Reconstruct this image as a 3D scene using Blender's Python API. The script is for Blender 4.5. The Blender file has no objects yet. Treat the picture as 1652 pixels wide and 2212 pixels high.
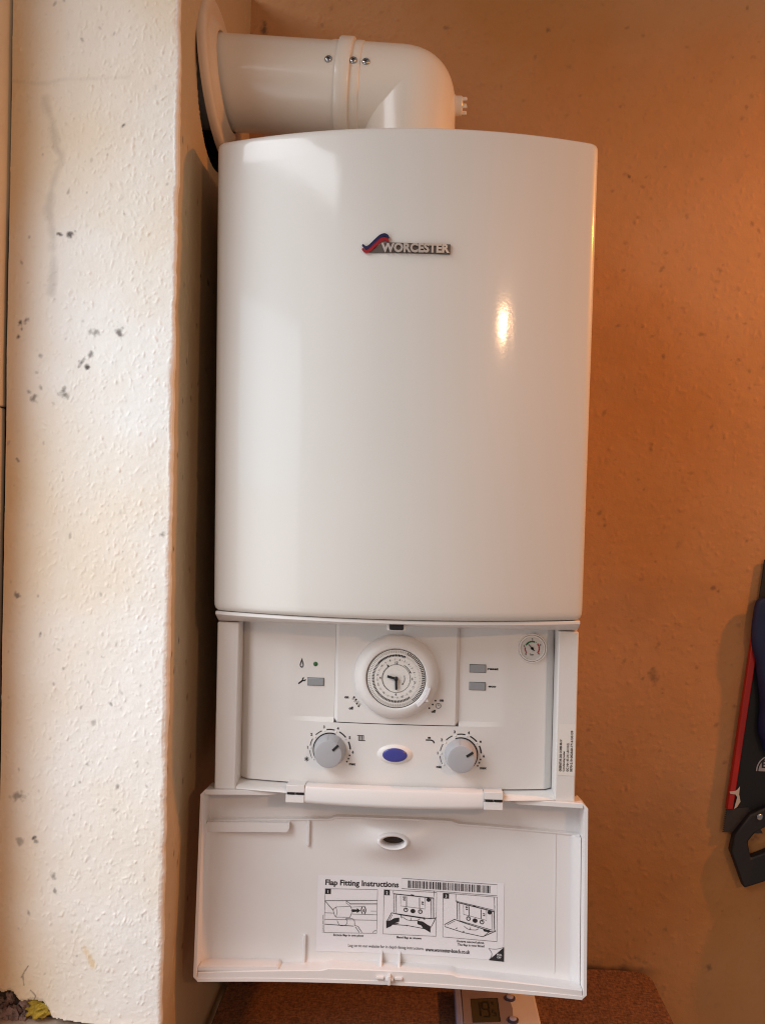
import bpy, math, random
import numpy as np
from mathutils import Vector, Matrix
from mathutils.geometry import tessellate_polygon
sc = bpy.context.scene
COL = sc.collection
R = math.radians
random.seed(4); RNG = np.random.default_rng(7)

# ------------------------------------------------------------------ camera
def look(loc, yaw, pitch, roll):
    f = Vector((-math.sin(yaw)*math.cos(pitch), math.cos(yaw)*math.cos(pitch), -math.sin(pitch)))
    r = f.cross(Vector((0, 0, 1))).normalized(); u = r.cross(f)
    r2 = math.cos(roll)*r + math.sin(roll)*u; u2 = -math.sin(roll)*r + math.cos(roll)*u
    m = Matrix((r2, u2, -f)).transposed().to_4x4(); m.translation = loc
    return m
cd = bpy.data.cameras.new('camera'); cam = bpy.data.objects.new('camera', cd); COL.objects.link(cam)
cam.matrix_world = look(Vector((0.0255, -1.2331, 0.3104)), R(2.617), R(0.594), R(1.223))
cd.sensor_fit = 'VERTICAL'; cd.sensor_height = 24.0; cd.lens = 24.0*1863/2212
cd.clip_start = 0.02; cd.clip_end = 60
sc.camera = cam

# ------------------------------------------------------------------ light (an indoor close-up: a window at the left, two warm bulbs)
w = bpy.data.worlds.new('World'); sc.world = w; w.use_nodes = True
bg = w.node_tree.nodes['Background']; bg.inputs[0].default_value = (1.0, 0.88, 0.83, 1); bg.inputs[1].default_value = 0.185
def lamp(name, kind, loc, energy, color, target=None, **kw):
    d = bpy.data.lights.new(name, kind); d.energy = energy; d.color = color
    for k, v in kw.items(): setattr(d, k, v)
    o = bpy.data.objects.new(name, d); COL.objects.link(o); o.location = loc
    if target: o.rotation_euler = (Vector(target)-Vector(loc)).to_track_quat('-Z', 'Y').to_euler()
    return o
# the window in the left wall (top light, upper and lower pane) and the sky over the roofs outside it
lamp('window_top_light', 'AREA', (-0.47, -0.665, 0.985), 0.13, (0.72, 0.84, 1.0), (1, -0.665, 0.985), shape='RECTANGLE', size=0.47, size_y=0.43)
lamp('window_pane_light', 'AREA', (-0.47, -0.665, 0.475), 0.72, (0.68, 0.86, 1.0), (1, -0.665, 0.475), shape='RECTANGLE', size=0.47, size_y=0.29)
lamp('window_pane_light', 'AREA', (-0.47, -0.665, 0.035), 1.05, (0.97, 0.985, 1.0), (1, -0.665, 0.035), shape='RECTANGLE', size=0.47, size_y=0.59)
lamp('sky_light', 'AREA', (-1.80, -1.85, 2.20), 70, (0.91, 0.95, 1.0), (0.0, -0.55, 0.0), shape='RECTANGLE', size=3.0, size_y=1.35)
lamp('wall_bulb', 'SPOT', (1.28, -0.37, 0.93), 27.5, (1.0, 0.32, 0.022), (0.36, 0.0, 0.12), shadow_soft_size=0.022, spot_size=R(106), spot_blend=0.9)
lamp('room_bulb', 'POINT', (1.17, -2.21, 0.94), 21, (1.0, 0.55, 0.28), shadow_soft_size=0.032)
sc.view_settings.view_transform = 'Standard'; sc.view_settings.look = 'None'
sc.view_settings.exposure = 0.45; sc.view_settings.gamma = 1.0
sc.cycles.use_denoising = True; sc.cycles.filter_width = 1.1; sc.cycles.max_bounces = 8; sc.cycles.caustics_reflective = False

# ------------------------------------------------------------------ materials
def mat(name, color, rough=0.5, metal=0.0, coat=0.0, coat_rough=0.1, bump=None, vary=None, spec=0.5, ripple=None):
    """bump=(scale, strength, distance); vary=(scale, amount): gentle tone variation"""
    m = bpy.data.materials.new(name); m.use_nodes = True
    nt = m.node_tree; b = nt.nodes['Principled BSDF']
    b.inputs['Base Color'].default_value = (*color, 1); b.inputs['Roughness'].default_value = rough
    b.inputs['Metallic'].default_value = metal; b.inputs['Coat Weight'].default_value = coat
    b.inputs['Coat Roughness'].default_value = coat_rough; b.inputs['Specular IOR Level'].default_value = spec
    tc = nt.nodes.new('ShaderNodeTexCoord')
    if vary:
        n = nt.nodes.new('ShaderNodeTexNoise'); n.inputs['Scale'].default_value = vary[0]; n.inputs['Detail'].default_value = 5
        nt.links.new(tc.outputs['Object'], n.inputs['Vector'])
        mx = nt.nodes.new('ShaderNodeMix'); mx.data_type = 'RGBA'
        mx.inputs['A'].default_value = (*[c*(1-vary[1]) for c in color], 1); mx.inputs['B'].default_value = (*[min(1, c*(1+vary[1])) for c in color], 1)
        nt.links.new(n.outputs['Fac'], mx.inputs['Factor']); nt.links.new(mx.outputs['Result'], b.inputs['Base Color'])
        mr = nt.nodes.new('ShaderNodeMapRange'); mr.inputs['To Min'].default_value = rough*0.85; mr.inputs['To Max'].default_value = min(1, rough*1.15)
        nt.links.new(n.outputs['Fac'], mr.inputs['Value']); nt.links.new(mr.outputs['Result'], b.inputs['Roughness'])
    if bump:
        n2 = nt.nodes.new('ShaderNodeTexNoise'); n2.inputs['Scale'].default_value = bump[0]; n2.inputs['Detail'].default_value = 3
        nt.links.new(tc.outputs['Object'], n2.inputs['Vector'])
        bp = nt.nodes.new('ShaderNodeBump'); bp.inputs['Strength'].default_value = bump[1]; bp.inputs['Distance'].default_value = bump[2]
        nt.links.new(n2.outputs['Fac'], bp.inputs['Height'])
        if ripple:                    # long shallow ripples running up the pressed sheet
            mp = nt.nodes.new('ShaderNodeMapping'); mp.inputs['Scale'].default_value = (1, 1, ripple[1])
            n3 = nt.nodes.new('ShaderNodeTexNoise'); n3.inputs['Scale'].default_value = ripple[0]; n3.inputs['Detail'].default_value = 2
            b3 = nt.nodes.new('ShaderNodeBump'); b3.inputs['Strength'].default_value = 0.35; b3.inputs['Distance'].default_value = ripple[2]
            nt.links.new(tc.outputs['Object'], mp.inputs['Vector']); nt.links.new(mp.outputs['Vector'], n3.inputs['Vector'])
            nt.links.new(n3.outputs['Fac'], b3.inputs['Height']); nt.links.new(b3.outputs['Normal'], bp.inputs['Normal'])
        nt.links.new(bp.outputs['Normal'], b.inputs['Normal']); nt.links.new(bp.outputs['Normal'], b.inputs['Coat Normal'])
    return m
ENAMEL = mat('white_enamel', (0.69, 0.665, 0.62), 0.42, coat=0.6, coat_rough=0.09, bump=(260, 0.025, 0.001), vary=(6, 0.03), ripple=(26, 0.12, 0.0011))
PLASTIC = mat('white_plastic', (0.76, 0.735, 0.71), 0.42, bump=(1500, 0.10, 0.0004), vary=(25, 0.02))
FLAPW = mat('flap_plastic', (0.76, 0.735, 0.725), 0.36, bump=(900, 0.05, 0.0005), vary=(22, 0.04))
GREYP = mat('grey_plastic', (0.30, 0.315, 0.33), 0.45, bump=(1600, 0.1, 0.0004))
SILVERP = mat('silver_grey_plastic', (0.43, 0.43, 0.45), 0.42, bump=(1800, 0.1, 0.0003), vary=(60, 0.03))
INK = mat('black_ink', (0.015, 0.014, 0.016), 0.6)
PALEINK = mat('pale_grey_ink', (0.38, 0.37, 0.35), 0.6)
REDINK = mat('red_ink', (0.45, 0.03, 0.03), 0.6)
GREENINK = mat('green_ink', (0.02, 0.20, 0.06), 0.6)
BLACKP = mat('black_plastic', (0.009, 0.009, 0.010), 0.55, bump=(700, 0.1, 0.0005))
GAP = mat('dark_gap', (0.01, 0.009, 0.008), 0.9)
PAPER = mat('white_sticker', (0.80, 0.78, 0.80), 0.5, vary=(30, 0.02))
FILM = mat('rating_film', (0.80, 0.77, 0.72), 0.4)
DIALW = mat('dial_white', (0.80, 0.78, 0.74), 0.3, coat=0.4)
BLUEP = mat('blue_lens', (0.055, 0.06, 0.30), 0.28, coat=0.3)
LEDG = mat('green_lens', (0.03, 0.12, 0.03), 0.3, coat=0.5)
CHROME = mat('worn_chrome', (0.86, 0.80, 0.74), 0.34, metal=1.0)
BADGEB = mat('badge_base', (0.20, 0.17, 0.155), 0.4, metal=0.9)
NAVY = mat('navy_enamel', (0.012, 0.014, 0.065), 0.25, coat=0.5)
REDE = mat('red_enamel', (0.30, 0.01, 0.018), 0.25, coat=0.5)
STEEL = mat('screw_steel', (0.45, 0.45, 0.46), 0.25, metal=1.0)
FLUEW = mat('flue_white', (0.80, 0.73, 0.63), 0.36, coat=0.35, coat_rough=0.14, bump=(120, 0.04, 0.001), vary=(20, 0.03))
RUBBER = mat('off_white_rubber', (0.62, 0.50, 0.38), 0.55, bump=(300, 0.15, 0.001), vary=(40, 0.05))
BRICK = mat('dark_masonry', (0.07, 0.05, 0.04), 0.95, bump=(90, 0.8, 0.004), vary=(60, 0.4))
SASH = mat('window_sash_paint', (0.70, 0.58, 0.42), 0.5, bump=(120, 0.2, 0.001), vary=(14, 0.12))
BLUECL = mat('blue_nylon', (0.004, 0.011, 0.06), 0.5, bump=(900, 0.3, 0.0006), vary=(70, 0.25))
BLACKCL = mat('black_nylon', (0.006, 0.006, 0.007), 0.6, bump=(900, 0.3, 0.0006))
BLADE = mat('black_blade', (0.006, 0.006, 0.007), 0.65, bump=(300, 0.1, 0.0006))
BLADED = mat('dark_blade_steel', (0.05, 0.042, 0.04), 0.5, metal=0.5, vary=(200, 0.3))
GUARD = mat('red_guard', (0.38, 0.011, 0.006), 0.4, vary=(60, 0.1))
TORN = mat('torn_label', (0.50, 0.46, 0.42), 0.8, vary=(200, 0.2))
EMBL = mat('pale_emblem', (0.42, 0.38, 0.40), 0.6)
FOAM = mat('yellow_foam', (0.46, 0.31, 0.03), 0.9, bump=(220, 0.9, 0.004), vary=(160, 0.45))
RUBBLE = mat('broken_plaster', (0.27, 0.18, 0.15), 0.95, bump=(140, 0.9, 0.004), vary=(120, 0.5))
SILL = mat('sill_paint', (0.60, 0.46, 0.36), 0.7, bump=(150, 0.4, 0.002), vary=(40, 0.2))
LCD = mat('lcd_screen', (0.060, 0.052, 0.028), 0.25)
LCDINK = mat('lcd_ink', (0.012, 0.011, 0.010), 0.4)
STATP = mat('thermostat_panel', (0.30, 0.245, 0.26), 0.4)
STATW = mat('thermostat_white', (0.78, 0.70, 0.66), 0.45, bump=(900, 0.1, 0.0004))
STATB = mat('translucent_blue_edge', (0.30, 0.34, 0.58), 0.2, coat=0.6)
STATR = mat('purple_ring', (0.06, 0.045, 0.075), 0.35)
STATK = mat('lilac_button', (0.46, 0.44, 0.58), 0.3, coat=0.4)

def table_material():
    m = mat('flecked_brown_weave', (0.19, 0.065, 0.028), 0.8)
    nt = m.node_tree; b = nt.nodes['Principled BSDF']; tc = nt.nodes.new('ShaderNodeTexCoord')
    cols = []
    for sx, sy in ((1, 0.22), (0.22, 1)):
        mp = nt.nodes.new('ShaderNodeMapping'); mp.inputs['Scale'].default_value = (sx, sy, 1)
        n = nt.nodes.new('ShaderNodeTexNoise'); n.inputs['Scale'].default_value = 620; n.inputs['Detail'].default_value = 2
        nt.links.new(tc.outputs['Object'], mp.inputs['Vector']); nt.links.new(mp.outputs['Vector'], n.inputs['Vector']); cols.append(n)
    n3 = nt.nodes.new('ShaderNodeTexNoise'); n3.inputs['Scale'].default_value = 260; n3.inputs['Detail'].default_value = 3
    nt.links.new(tc.outputs['Object'], n3.inputs['Vector'])
    a = nt.nodes.new('ShaderNodeMath'); a.operation = 'ADD'; nt.links.new(cols[0].outputs['Fac'], a.inputs[0]); nt.links.new(cols[1].outputs['Fac'], a.inputs[1])
    a2 = nt.nodes.new('ShaderNodeMath'); a2.operation = 'ADD'; nt.links.new(a.outputs[0], a2.inputs[0]); nt.links.new(n3.outputs['Fac'], a2.inputs[1])
    cr = nt.nodes.new('ShaderNodeValToRGB'); cr.color_ramp.elements[0].position = 0.40; cr.color_ramp.elements[1].position = 0.62
    cr.color_ramp.elements[0].color = (0.105, 0.045, 0.024, 1); cr.color_ramp.elements[1].color = (0.31, 0.145, 0.070, 1)
    d = nt.nodes.new('ShaderNodeMath'); d.operation = 'DIVIDE'; d.inputs[1].default_value = 3.0
    nt.links.new(a2.outputs[0], d.inputs[0]); nt.links.new(d.outputs[0], cr.inputs['Fac']); nt.links.new(cr.outputs['Color'], b.inputs['Base Color'])
    bp = nt.nodes.new('ShaderNodeBump'); bp.inputs['Strength'].default_value = 0.5; bp.inputs['Distance'].default_value = 0.001
    nt.links.new(a.outputs[0], bp.inputs['Height']); nt.links.new(bp.outputs['Normal'], b.inputs['Normal'])
    return m
TABLE = table_material()

def wall_material(name, base, yellow, dirt_shade_c, bumpscale):
    """painted woodchip paper; the mesh carries attributes dirt (grime, mould, painted gap shade) and age (yellowing, painted warm light)"""
    m = mat(name, base, 0.72)
    nt = m.node_tree; b = nt.nodes['Principled BSDF']; tc = nt.nodes.new('ShaderNodeTexCoord')
    at_ = nt.nodes.new('ShaderNodeAttribute'); at_.attribute_name = 'dirt_shade'
    ag = nt.nodes.new('ShaderNodeAttribute'); ag.attribute_name = 'age_light'
    m1 = nt.nodes.new('ShaderNodeMix'); m1.data_type = 'RGBA'; m1.inputs['A'].default_value = (*base, 1); m1.inputs['B'].default_value = (*yellow, 1)
    nt.links.new(ag.outputs['Fac'], m1.inputs['Factor'])
    m2 = nt.nodes.new('ShaderNodeMix'); m2.data_type = 'RGBA'; m2.inputs['B'].default_value = (*dirt_shade_c, 1)
    nt.links.new(m1.outputs['Result'], m2.inputs['A']); nt.links.new(at_.outputs['Fac'], m2.inputs['Factor'])
    nt.links.new(m2.outputs['Result'], b.inputs['Base Color'])
    n = nt.nodes.new('ShaderNodeTexNoise'); n.inputs['Scale'].default_value = bumpscale; n.inputs['Detail'].default_value = 4
    nt.links.new(tc.outputs['Object'], n.inputs['Vector'])
    bp = nt.nodes.new('ShaderNodeBump'); bp.inputs['Strength'].default_value = 0.25; bp.inputs['Distance'].default_value = 0.0012
    nt.links.new(n.outputs['Fac'], bp.inputs['Height']); nt.links.new(bp.outputs['Normal'], b.inputs['Normal'])
    return m
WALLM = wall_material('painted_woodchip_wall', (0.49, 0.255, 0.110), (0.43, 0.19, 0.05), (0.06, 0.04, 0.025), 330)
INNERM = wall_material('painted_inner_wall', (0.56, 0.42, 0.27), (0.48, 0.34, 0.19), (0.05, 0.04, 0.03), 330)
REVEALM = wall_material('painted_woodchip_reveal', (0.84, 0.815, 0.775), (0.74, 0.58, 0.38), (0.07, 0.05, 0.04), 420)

# ------------------------------------------------------------------ object helpers
def wloc(o):
    v = Vector((0, 0, 0))
    while o is not None: v += o.location; o = o.parent
    return v
def link(name, me, m, parent=None, smooth=False):
    o = bpy.data.objects.new(name, me); COL.objects.link(o)
    if m:
        for q in (m if isinstance(m, (list, tuple)) else [m]): me.materials.append(q)
    if parent: o.parent = parent
    if smooth:
        me.shade_smooth()
        if smooth != 1:
            try: me.set_sharp_from_angle(angle=R(smooth))
            except Exception: pass
    return o
def mesh(name, V, F, m, parent=None, smooth=False, local=False, midx=None):
    off = Vector((0, 0, 0)) if (local or parent is None) else wloc(parent)
    me = bpy.data.meshes.new(name)
    me.from_pydata([(v[0]-off.x, v[1]-off.y, v[2]-off.z) for v in V], [], F)
    if midx is not None: me.polygons.foreach_set('material_index', midx)
    import bmesh
    bm = bmesh.new(); bm.from_mesh(me); bmesh.ops.recalc_face_normals(bm, faces=bm.faces); bm.to_mesh(me); bm.free()
    return link(name, me, m, parent, smooth)
def thing(name, label, cat, loc, group=None):
    o = bpy.data.objects.new(name, None); COL.objects.link(o); o.location = loc
    o.empty_display_size = 0.02
    tag(o, label, cat, group); return o
def tag(o, label=None, cat=None, group=None, kind=None):
    if label: o['label'] = label
    if cat: o['category'] = cat
    if group: o['group'] = group
    if kind: o['kind'] = kind
    return o
def bevel(o, width, seg=2, angle=30):
    b = o.modifiers.new('bevel', 'BEVEL'); b.width = width; b.segments = seg; b.limit_method = 'ANGLE'; b.angle_limit = R(angle)
    o.data.shade_smooth()
    try: o.data.set_sharp_from_angle(angle=R(50))
    except Exception: pass
    return o
def boxvf(x0, x1, y0, y1, z0, z1):
    V = [(x, y, z) for z in (z0, z1) for y in (y0, y1) for x in (x0, x1)]
    F = [(0, 2, 3, 1), (4, 5, 7, 6), (0, 1, 5, 4), (1, 3, 7, 5), (3, 2, 6, 7), (2, 0, 4, 6)]
    return V, F
def box(name, x0, x1, y0, y1, z0, z1, m, parent=None, bev=0, local=False, seg=2):
    V, F = boxvf(x0, x1, y0, y1, z0, z1)
    o = mesh(name, V, F, m, parent, local=local)
    if bev: bevel(o, bev, seg)
    return o
def loft(rings, closed=True, cap0=False, cap1=False):
    n = len(rings[0]); V = [p for r in rings for p in r]; F = []
    for i in range(len(rings)-1):
        for j in range(n if closed else n-1):
            k = (j+1) % n
            F.append((i*n+j, i*n+k, (i+1)*n+k, (i+1)*n+j))
    if cap0: F.append(tuple(range(n))[::-1])
    if cap1: F.append(tuple(range((len(rings)-1)*n, len(rings)*n)))
    return V, F
def lathe(prof, origin, axis, seg=64, cap0=False, cap1=True, sx=1.0, ref=None):
    """prof = [(radius, distance along axis)]"""
    a = Vector(axis).normalized(); ref = Vector(ref) if ref else (Vector((0, 0, 1)) if abs(a.z) < 0.9 else Vector((1, 0, 0)))
    u = (ref - a*ref.dot(a)).normalized(); v = a.cross(u); o = Vector(origin)
    rings = [[tuple(o + a*s + (u*math.cos(t) + v*math.sin(t)*sx)*r) for t in (2*math.pi*i/seg for i in range(seg))] for r, s in prof]
    return loft(rings, True, cap0, cap1)
def prism(polys, y0, y1):
    """polygon with holes in x,z -> prism between y0 and y1"""
    P = [[Vector((x, z, 0)) for x, z in q] for q in polys]
    tris = tessellate_polygon(P); flat = [p for q in P for p in q]; n = len(flat)
    V = [(p.x, y0, p.y) for p in flat] + [(p.x, y1, p.y) for p in flat]
    F = [tuple(t) for t in tris] + [tuple(i+n for i in reversed(t)) for t in tris]
    k = 0
    for q in P:
        m_ = len(q)
        for i in range(m_): F.append((k+i, k+(i+1) % m_, n+k+(i+1) % m_, n+k+i))
        k += m_
    return V, F
def merge(*vf):
    V, F = [], []
    for v, f in vf:
        n = len(V); V += list(v); F += [tuple(i+n for i in q) for q in f]
    return V, F
def smoothpts(pts, n=6):
    out = []
    for i in range(len(pts)-1):
        p0 = pts[max(i-1, 0)]; p1 = pts[i]; p2 = pts[i+1]; p3 = pts[min(i+2, len(pts)-1)]
        for k in range(n):
            t = k/n
            out.append(tuple(0.5*((2*b)+(-a+c)*t+(2*a-5*b+4*c-d)*t*t+(-a+3*b-3*c+d)*t**3) for a, b, c, d in zip(p0, p1, p2, p3)))
    out.append(pts[-1]); return out

class Print:
    """flat printing collected in (x, z), later laid onto a surface"""
    def __init__(s): s.V, s.F = [], []
    def poly(s, pts, holes=()):
        P = [[Vector((x, z, 0)) for x, z in q] for q in (pts, *holes)]
        n = len(s.V); s.V += [(p.x, p.y) for q in P for p in q]
        s.F += [tuple(i+n for i in t) for t in tessellate_polygon(P)]
    def rect(s, x0, x1, z0, z1): s.poly([(x0, z0), (x1, z0), (x1, z1), (x0, z1)])
    def line(s, pts, w, closed=False):
        if closed: pts = list(pts)+[pts[0]]
        n = len(s.V); m_ = len(pts); ws = w if isinstance(w, (list, tuple)) else [w]*m_
        for i, p in enumerate(pts):
            if closed and i in (0, m_-1): a, b = pts[m_-2], pts[1]
            else: a, b = pts[max(i-1, 0)], pts[min(i+1, m_-1)]
            dx, dz = b[0]-a[0], b[1]-a[1]; l = math.hypot(dx, dz) or 1
            nx, nz = -dz/l*ws[i]/2, dx/l*ws[i]/2
            s.V += [(p[0]+nx, p[1]+nz), (p[0]-nx, p[1]-nz)]
        for i in range(m_-1): s.F.append((n+2*i, n+2*i+1, n+2*i+3, n+2*i+2))
    def arc(s, c, r, a0, a1, w, w1=None, n=10):
        """angles in degrees clockwise from up"""
        pts = [(c[0]+r*math.sin(R(a0+(a1-a0)*i/n)), c[1]+r*math.cos(R(a0+(a1-a0)*i/n))) for i in range(n+1)]
        s.line(pts, w if w1 is None else [w+(w1-w)*i/n for i in range(n+1)])
    def disc(s, c, r, n=16, sx=1.0): s.poly([(c[0]+r*sx*math.cos(2*math.pi*i/n), c[1]+r*math.sin(2*math.pi*i/n)) for i in range(n)])
    def ring(s, c, r, w, n=48, sx=1.0): s.line([(c[0]+r*sx*math.cos(2*math.pi*i/n), c[1]+r*math.sin(2*math.pi*i/n)) for i in range(n)], w, True)
    def text(s, t, c, h=None, wd=None, rot=0, bold=0.0, align='C'):
        """glyphs scaled to height h and/or width wd, centred on c (or starting there with align='L')"""
        cu = bpy.data.curves.new('glyphs', 'FONT'); cu.body = t; cu.size = 1.0; cu.offset = bold; cu.resolution_u = 3
        o = bpy.data.objects.new('glyphs', cu); me = bpy.data.meshes.new_from_object(o)
        P = [(v.co.x, v.co.y) for v in me.vertices]; Fs = [tuple(p.vertices) for p in me.polygons]
        bpy.data.objects.remove(o); bpy.data.curves.remove(cu); bpy.data.meshes.remove(me)
        if not P: return
        x0 = min(p[0] for p in P); x1 = max(p[0] for p in P); y0 = min(p[1] for p in P); y1 = max(p[1] for p in P)
        ky = h/(y1-y0) if h else None; kx = wd/(x1-x0) if wd else None
        kx = kx or ky; ky = ky or kx
        cr, sr = math.cos(rot), math.sin(rot); n = len(s.V)
        for x, y in P:
            X = (x-(x0+x1)/2 if align == 'C' else x-x0)*kx; Y = (y-(y0+y1)/2)*ky
            s.V.append((c[0]+X*cr-Y*sr, c[1]+X*sr+Y*cr))
        s.F += [tuple(i+n for i in q) for q in Fs]
    def build(s, name, m, parent, surf, local=False):
        o = mesh(name, [surf(x, z) for x, z in s.V], s.F, m, parent, local=local)
        return o

# ------------------------------------------------------------------ walls
def axis_grid(*parts): return np.unique(np.round(np.concatenate([np.atleast_1d(p) for p in parts]), 6))
def chips(H, u, v, du, dv, n, lmin, lmax, wd, hmin, hmax, spread=0.5):
    """scatter n elongated woodchip bumps into the height field H[v, u] (regular spacing)"""
    nu, nv = H.shape[1], H.shape[0]
    for _ in range(n):
        cx, cz = RNG.uniform(u[0], u[-1]), RNG.uniform(v[0], v[-1])
        L = RNG.uniform(lmin, lmax)*RNG.choice([0.6, 1, 1, 1.5]); W = wd*RNG.uniform(0.7, 1.3); a = RNG.normal(0.15, spread); h = RNG.uniform(hmin, hmax)
        r = L*1.3; i0 = max(0, int((cx-r-u[0])/du)); i1 = min(nu, int((cx+r-u[0])/du)+2); j0 = max(0, int((cz-r-v[0])/dv)); j1 = min(nv, int((cz+r-v[0])/dv)+2)
        if i1 <= i0 or j1 <= j0: continue
        X, Z = np.meshgrid(u[i0:i1]-cx, v[j0:j1]-cz)
        p = X*math.sin(a)+Z*math.cos(a); q = X*math.cos(a)-Z*math.sin(a)
        H[j0:j1, i0:i1] += h*np.exp(-(p/(L*0.5))**4-(q/W)**2)
def fbm(U, Vv, scale, seed, oct=4):
    r = np.random.default_rng(seed); out = np.zeros_like(U); amp = 1.0
    for o in range(oct):
        for k in range(5):
            a = r.uniform(0, 2*math.pi); f = scale*(2**o)*r.uniform(0.7, 1.3); ph = r.uniform(0, 6.28)
            out += amp*np.sin((U*math.cos(a)+Vv*math.sin(a))*f+ph+1.5*np.sin((U*math.sin(a)-Vv*math.cos(a))*f*0.6+ph*2))/5
        amp *= 0.55
    return out
def spot(D, U, Vv, x, z, r, k, el=1.0, ang=0.0, seed=0, rough=0.6):
    X, Z = U-x, Vv-z; c, s_ = math.cos(ang), math.sin(ang)
    p, q = X*c+Z*s_, (-X*s_+Z*c)/el
    near = (np.abs(X) < r*4*max(1, el)) & (np.abs(Z) < r*4*max(1, el))
    if not near.any(): return
    d = np.hypot(p[near], q[near])/r
    n = fbm(U[near], Vv[near], 500, seed+11, 3)
    D[near] = np.maximum(D[near], k*np.clip(1.35-d+rough*n, 0, 1))
def grid_object(name, X, Y, Z, m, dirt_shade, age_light, keep=None, mid=None):
    nv, nu = X.shape
    co = np.stack([X, Y, Z], -1).reshape(-1, 3).astype(np.float32)
    idx = np.arange(nv*nu).reshape(nv, nu)
    q = np.stack([idx[:-1, :-1], idx[:-1, 1:], idx[1:, 1:], idx[1:, :-1]], -1).reshape(-1, 4)
    if keep is not None:
        q = q[keep.reshape(-1)]
        if mid is not None: mid = mid.reshape(-1)[keep.reshape(-1)]
    me = bpy.data.meshes.new(name); me.vertices.add(len(co)); me.vertices.foreach_set('co', co.ravel())
    me.loops.add(q.size); me.loops.foreach_set('vertex_index', q.ravel().astype(np.int32))
    me.polygons.add(len(q)); me.polygons.foreach_set('loop_start', np.arange(0, q.size, 4, dtype=np.int32))
    if mid is not None: me.polygons.foreach_set('material_index', mid.astype(np.int32))
    me.update(calc_edges=True); me.validate()
    for nm, arr in (('dirt_shade', dirt_shade), ('age_light', age_light)):
        a = me.attributes.new(nm, 'FLOAT', 'POINT'); a.data.foreach_set('value', arr.ravel().astype(np.float32))
    me.shade_smooth()
    o = bpy.data.objects.new(name, me); COL.objects.link(o)
    for q_ in (m if isinstance(m, (list, tuple)) else [m]): me.materials.append(q_)
    if mid is not None: me.polygons.foreach_set('material_index', mid.astype(np.int32))
    return o

# back wall, facing the camera, in the plane y = 0
du = 0.0019
xs = np.arange(-0.24, 0.585, du); zs = np.arange(-0.40, 1.04, du)
H = np.zeros((len(zs), len(xs)))
chips(H, xs, zs, du, du, 7500, 0.003, 0.007, 0.0011, 0.0002, 0.0010, 0.8)
U, Vv = np.meshgrid(xs, zs)
H += 0.0022*fbm(U, Vv, 9, 3, 3) + 0.0003*fbm(U, Vv, 160, 5, 3)
D = np.clip(0.10*fbm(U, Vv, 260, 8, 3)-0.03, 0, 0.3); A = np.clip(0.45+0.7*fbm(U, Vv, 9, 21, 5), 0, 1)
for i, (x, z, r, k, el, an) in enumerate([(0.306, 0.778, 0.004, 0.95, 0.45, 2.2), (0.311, 0.771, 0.0015, 0.8, 1, 0), (0.36, 0.525, 0.003, 0.55, 1.3, 0.3), (0.437, 0.201, 0.0042, 0.6, 1, 0.4), (0.443, 0.197, 0.002, 0.6, 1, 0),
        (0.3565, 0.074, 0.006, 0.5, 1.6, 0.2), (0.355, 0.084, 0.003, 0.5, 1, 0), (0.189, 0.983, 0.003, 0.6, 1, 0), (0.444, -0.336, 0.004, 0.6, 1, 0), (-0.215, 0.985, 0.004, 0.8, 2.5, 0.1), (0.32, 0.72, 0.003, 0.35, 0.5, 0), (0.35, 0.715, 0.0025, 0.35, 0.5, 0),
        (0.386, 0.26, 0.004, 0.3, 1, 0), (0.28, 0.62, 0.003, 0.3, 1, 0), (0.46, 0.86, 0.003, 0.4, 1, 0), (0.40, -0.08, 0.003, 0.35, 1, 0), (0.362, 0.12, 0.003, 0.4, 1, 0)]):
    spot(D, U, Vv, x, z, r, k, el, an, i)
for i in range(420):
    spot(D, U, Vv, RNG.uniform(-0.2, 0.57), RNG.uniform(-0.36, 1.02), RNG.uniform(0.0012, 0.0028), RNG.uniform(0.15, 0.45), RNG.uniform(0.8, 2), RNG.uniform(0, 3), i+900, 0.7)
D = np.maximum(D, 0.16*np.clip(fbm(U, Vv, 16, 61, 4)*1.2-0.25, 0, 1))
# dark gap behind the table's back edge, its shade painted on the wall
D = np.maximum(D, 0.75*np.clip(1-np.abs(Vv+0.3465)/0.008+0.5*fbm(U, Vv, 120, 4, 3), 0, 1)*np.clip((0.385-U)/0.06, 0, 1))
def pad(a, lo, hi): return np.concatenate([[lo], a, [hi]])
XX = pad(xs, -0.30, 1.70); ZZ = pad(zs, -1.10, 1.70)
Xg, Zg = np.meshgrid(XX, ZZ)
P1 = lambda a: np.pad(a, 1, mode='edge')
Hp = np.pad(H, 1)
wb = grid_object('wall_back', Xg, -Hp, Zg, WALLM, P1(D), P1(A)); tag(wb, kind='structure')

# left wall: window reveal facing the camera (y = -0.36), worn round corner, then the inner face (x = -0.234) running back
du = 0.00092; dv = 0.00105
XF, XW, YR = -0.405, -0.2315, -0.36
xs = np.arange(XF, XW-0.004, du); zs = np.arange(-0.262, 1.03, dv)
H = np.zeros((len(zs), len(xs)))
chips(H, xs, zs, du, dv, 3600, 0.0028, 0.0052, 0.0009, 0.0002, 0.00075, 0.45)
chips(H, xs, zs, du, dv, 1500, 0.0015, 0.003, 0.0009, 0.0002, 0.0006, 1.2)
U, Vv = np.meshgrid(xs, zs)
H += 0.0011*fbm(U, Vv, 22, 31, 3) + 0.00018*fbm(U, Vv, 300, 5, 3)
D = np.clip(0.10*fbm(U, Vv, 330, 18, 3)-0.05, 0, 0.2); A = np.clip(0.16+0.42*fbm(U, Vv, 12, 41, 4), 0, 0.7)
edge = np.clip((-0.345-U)/0.06, 0, 1)                       # warm dim light beside the sash, painted into the reveal's colour
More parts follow.
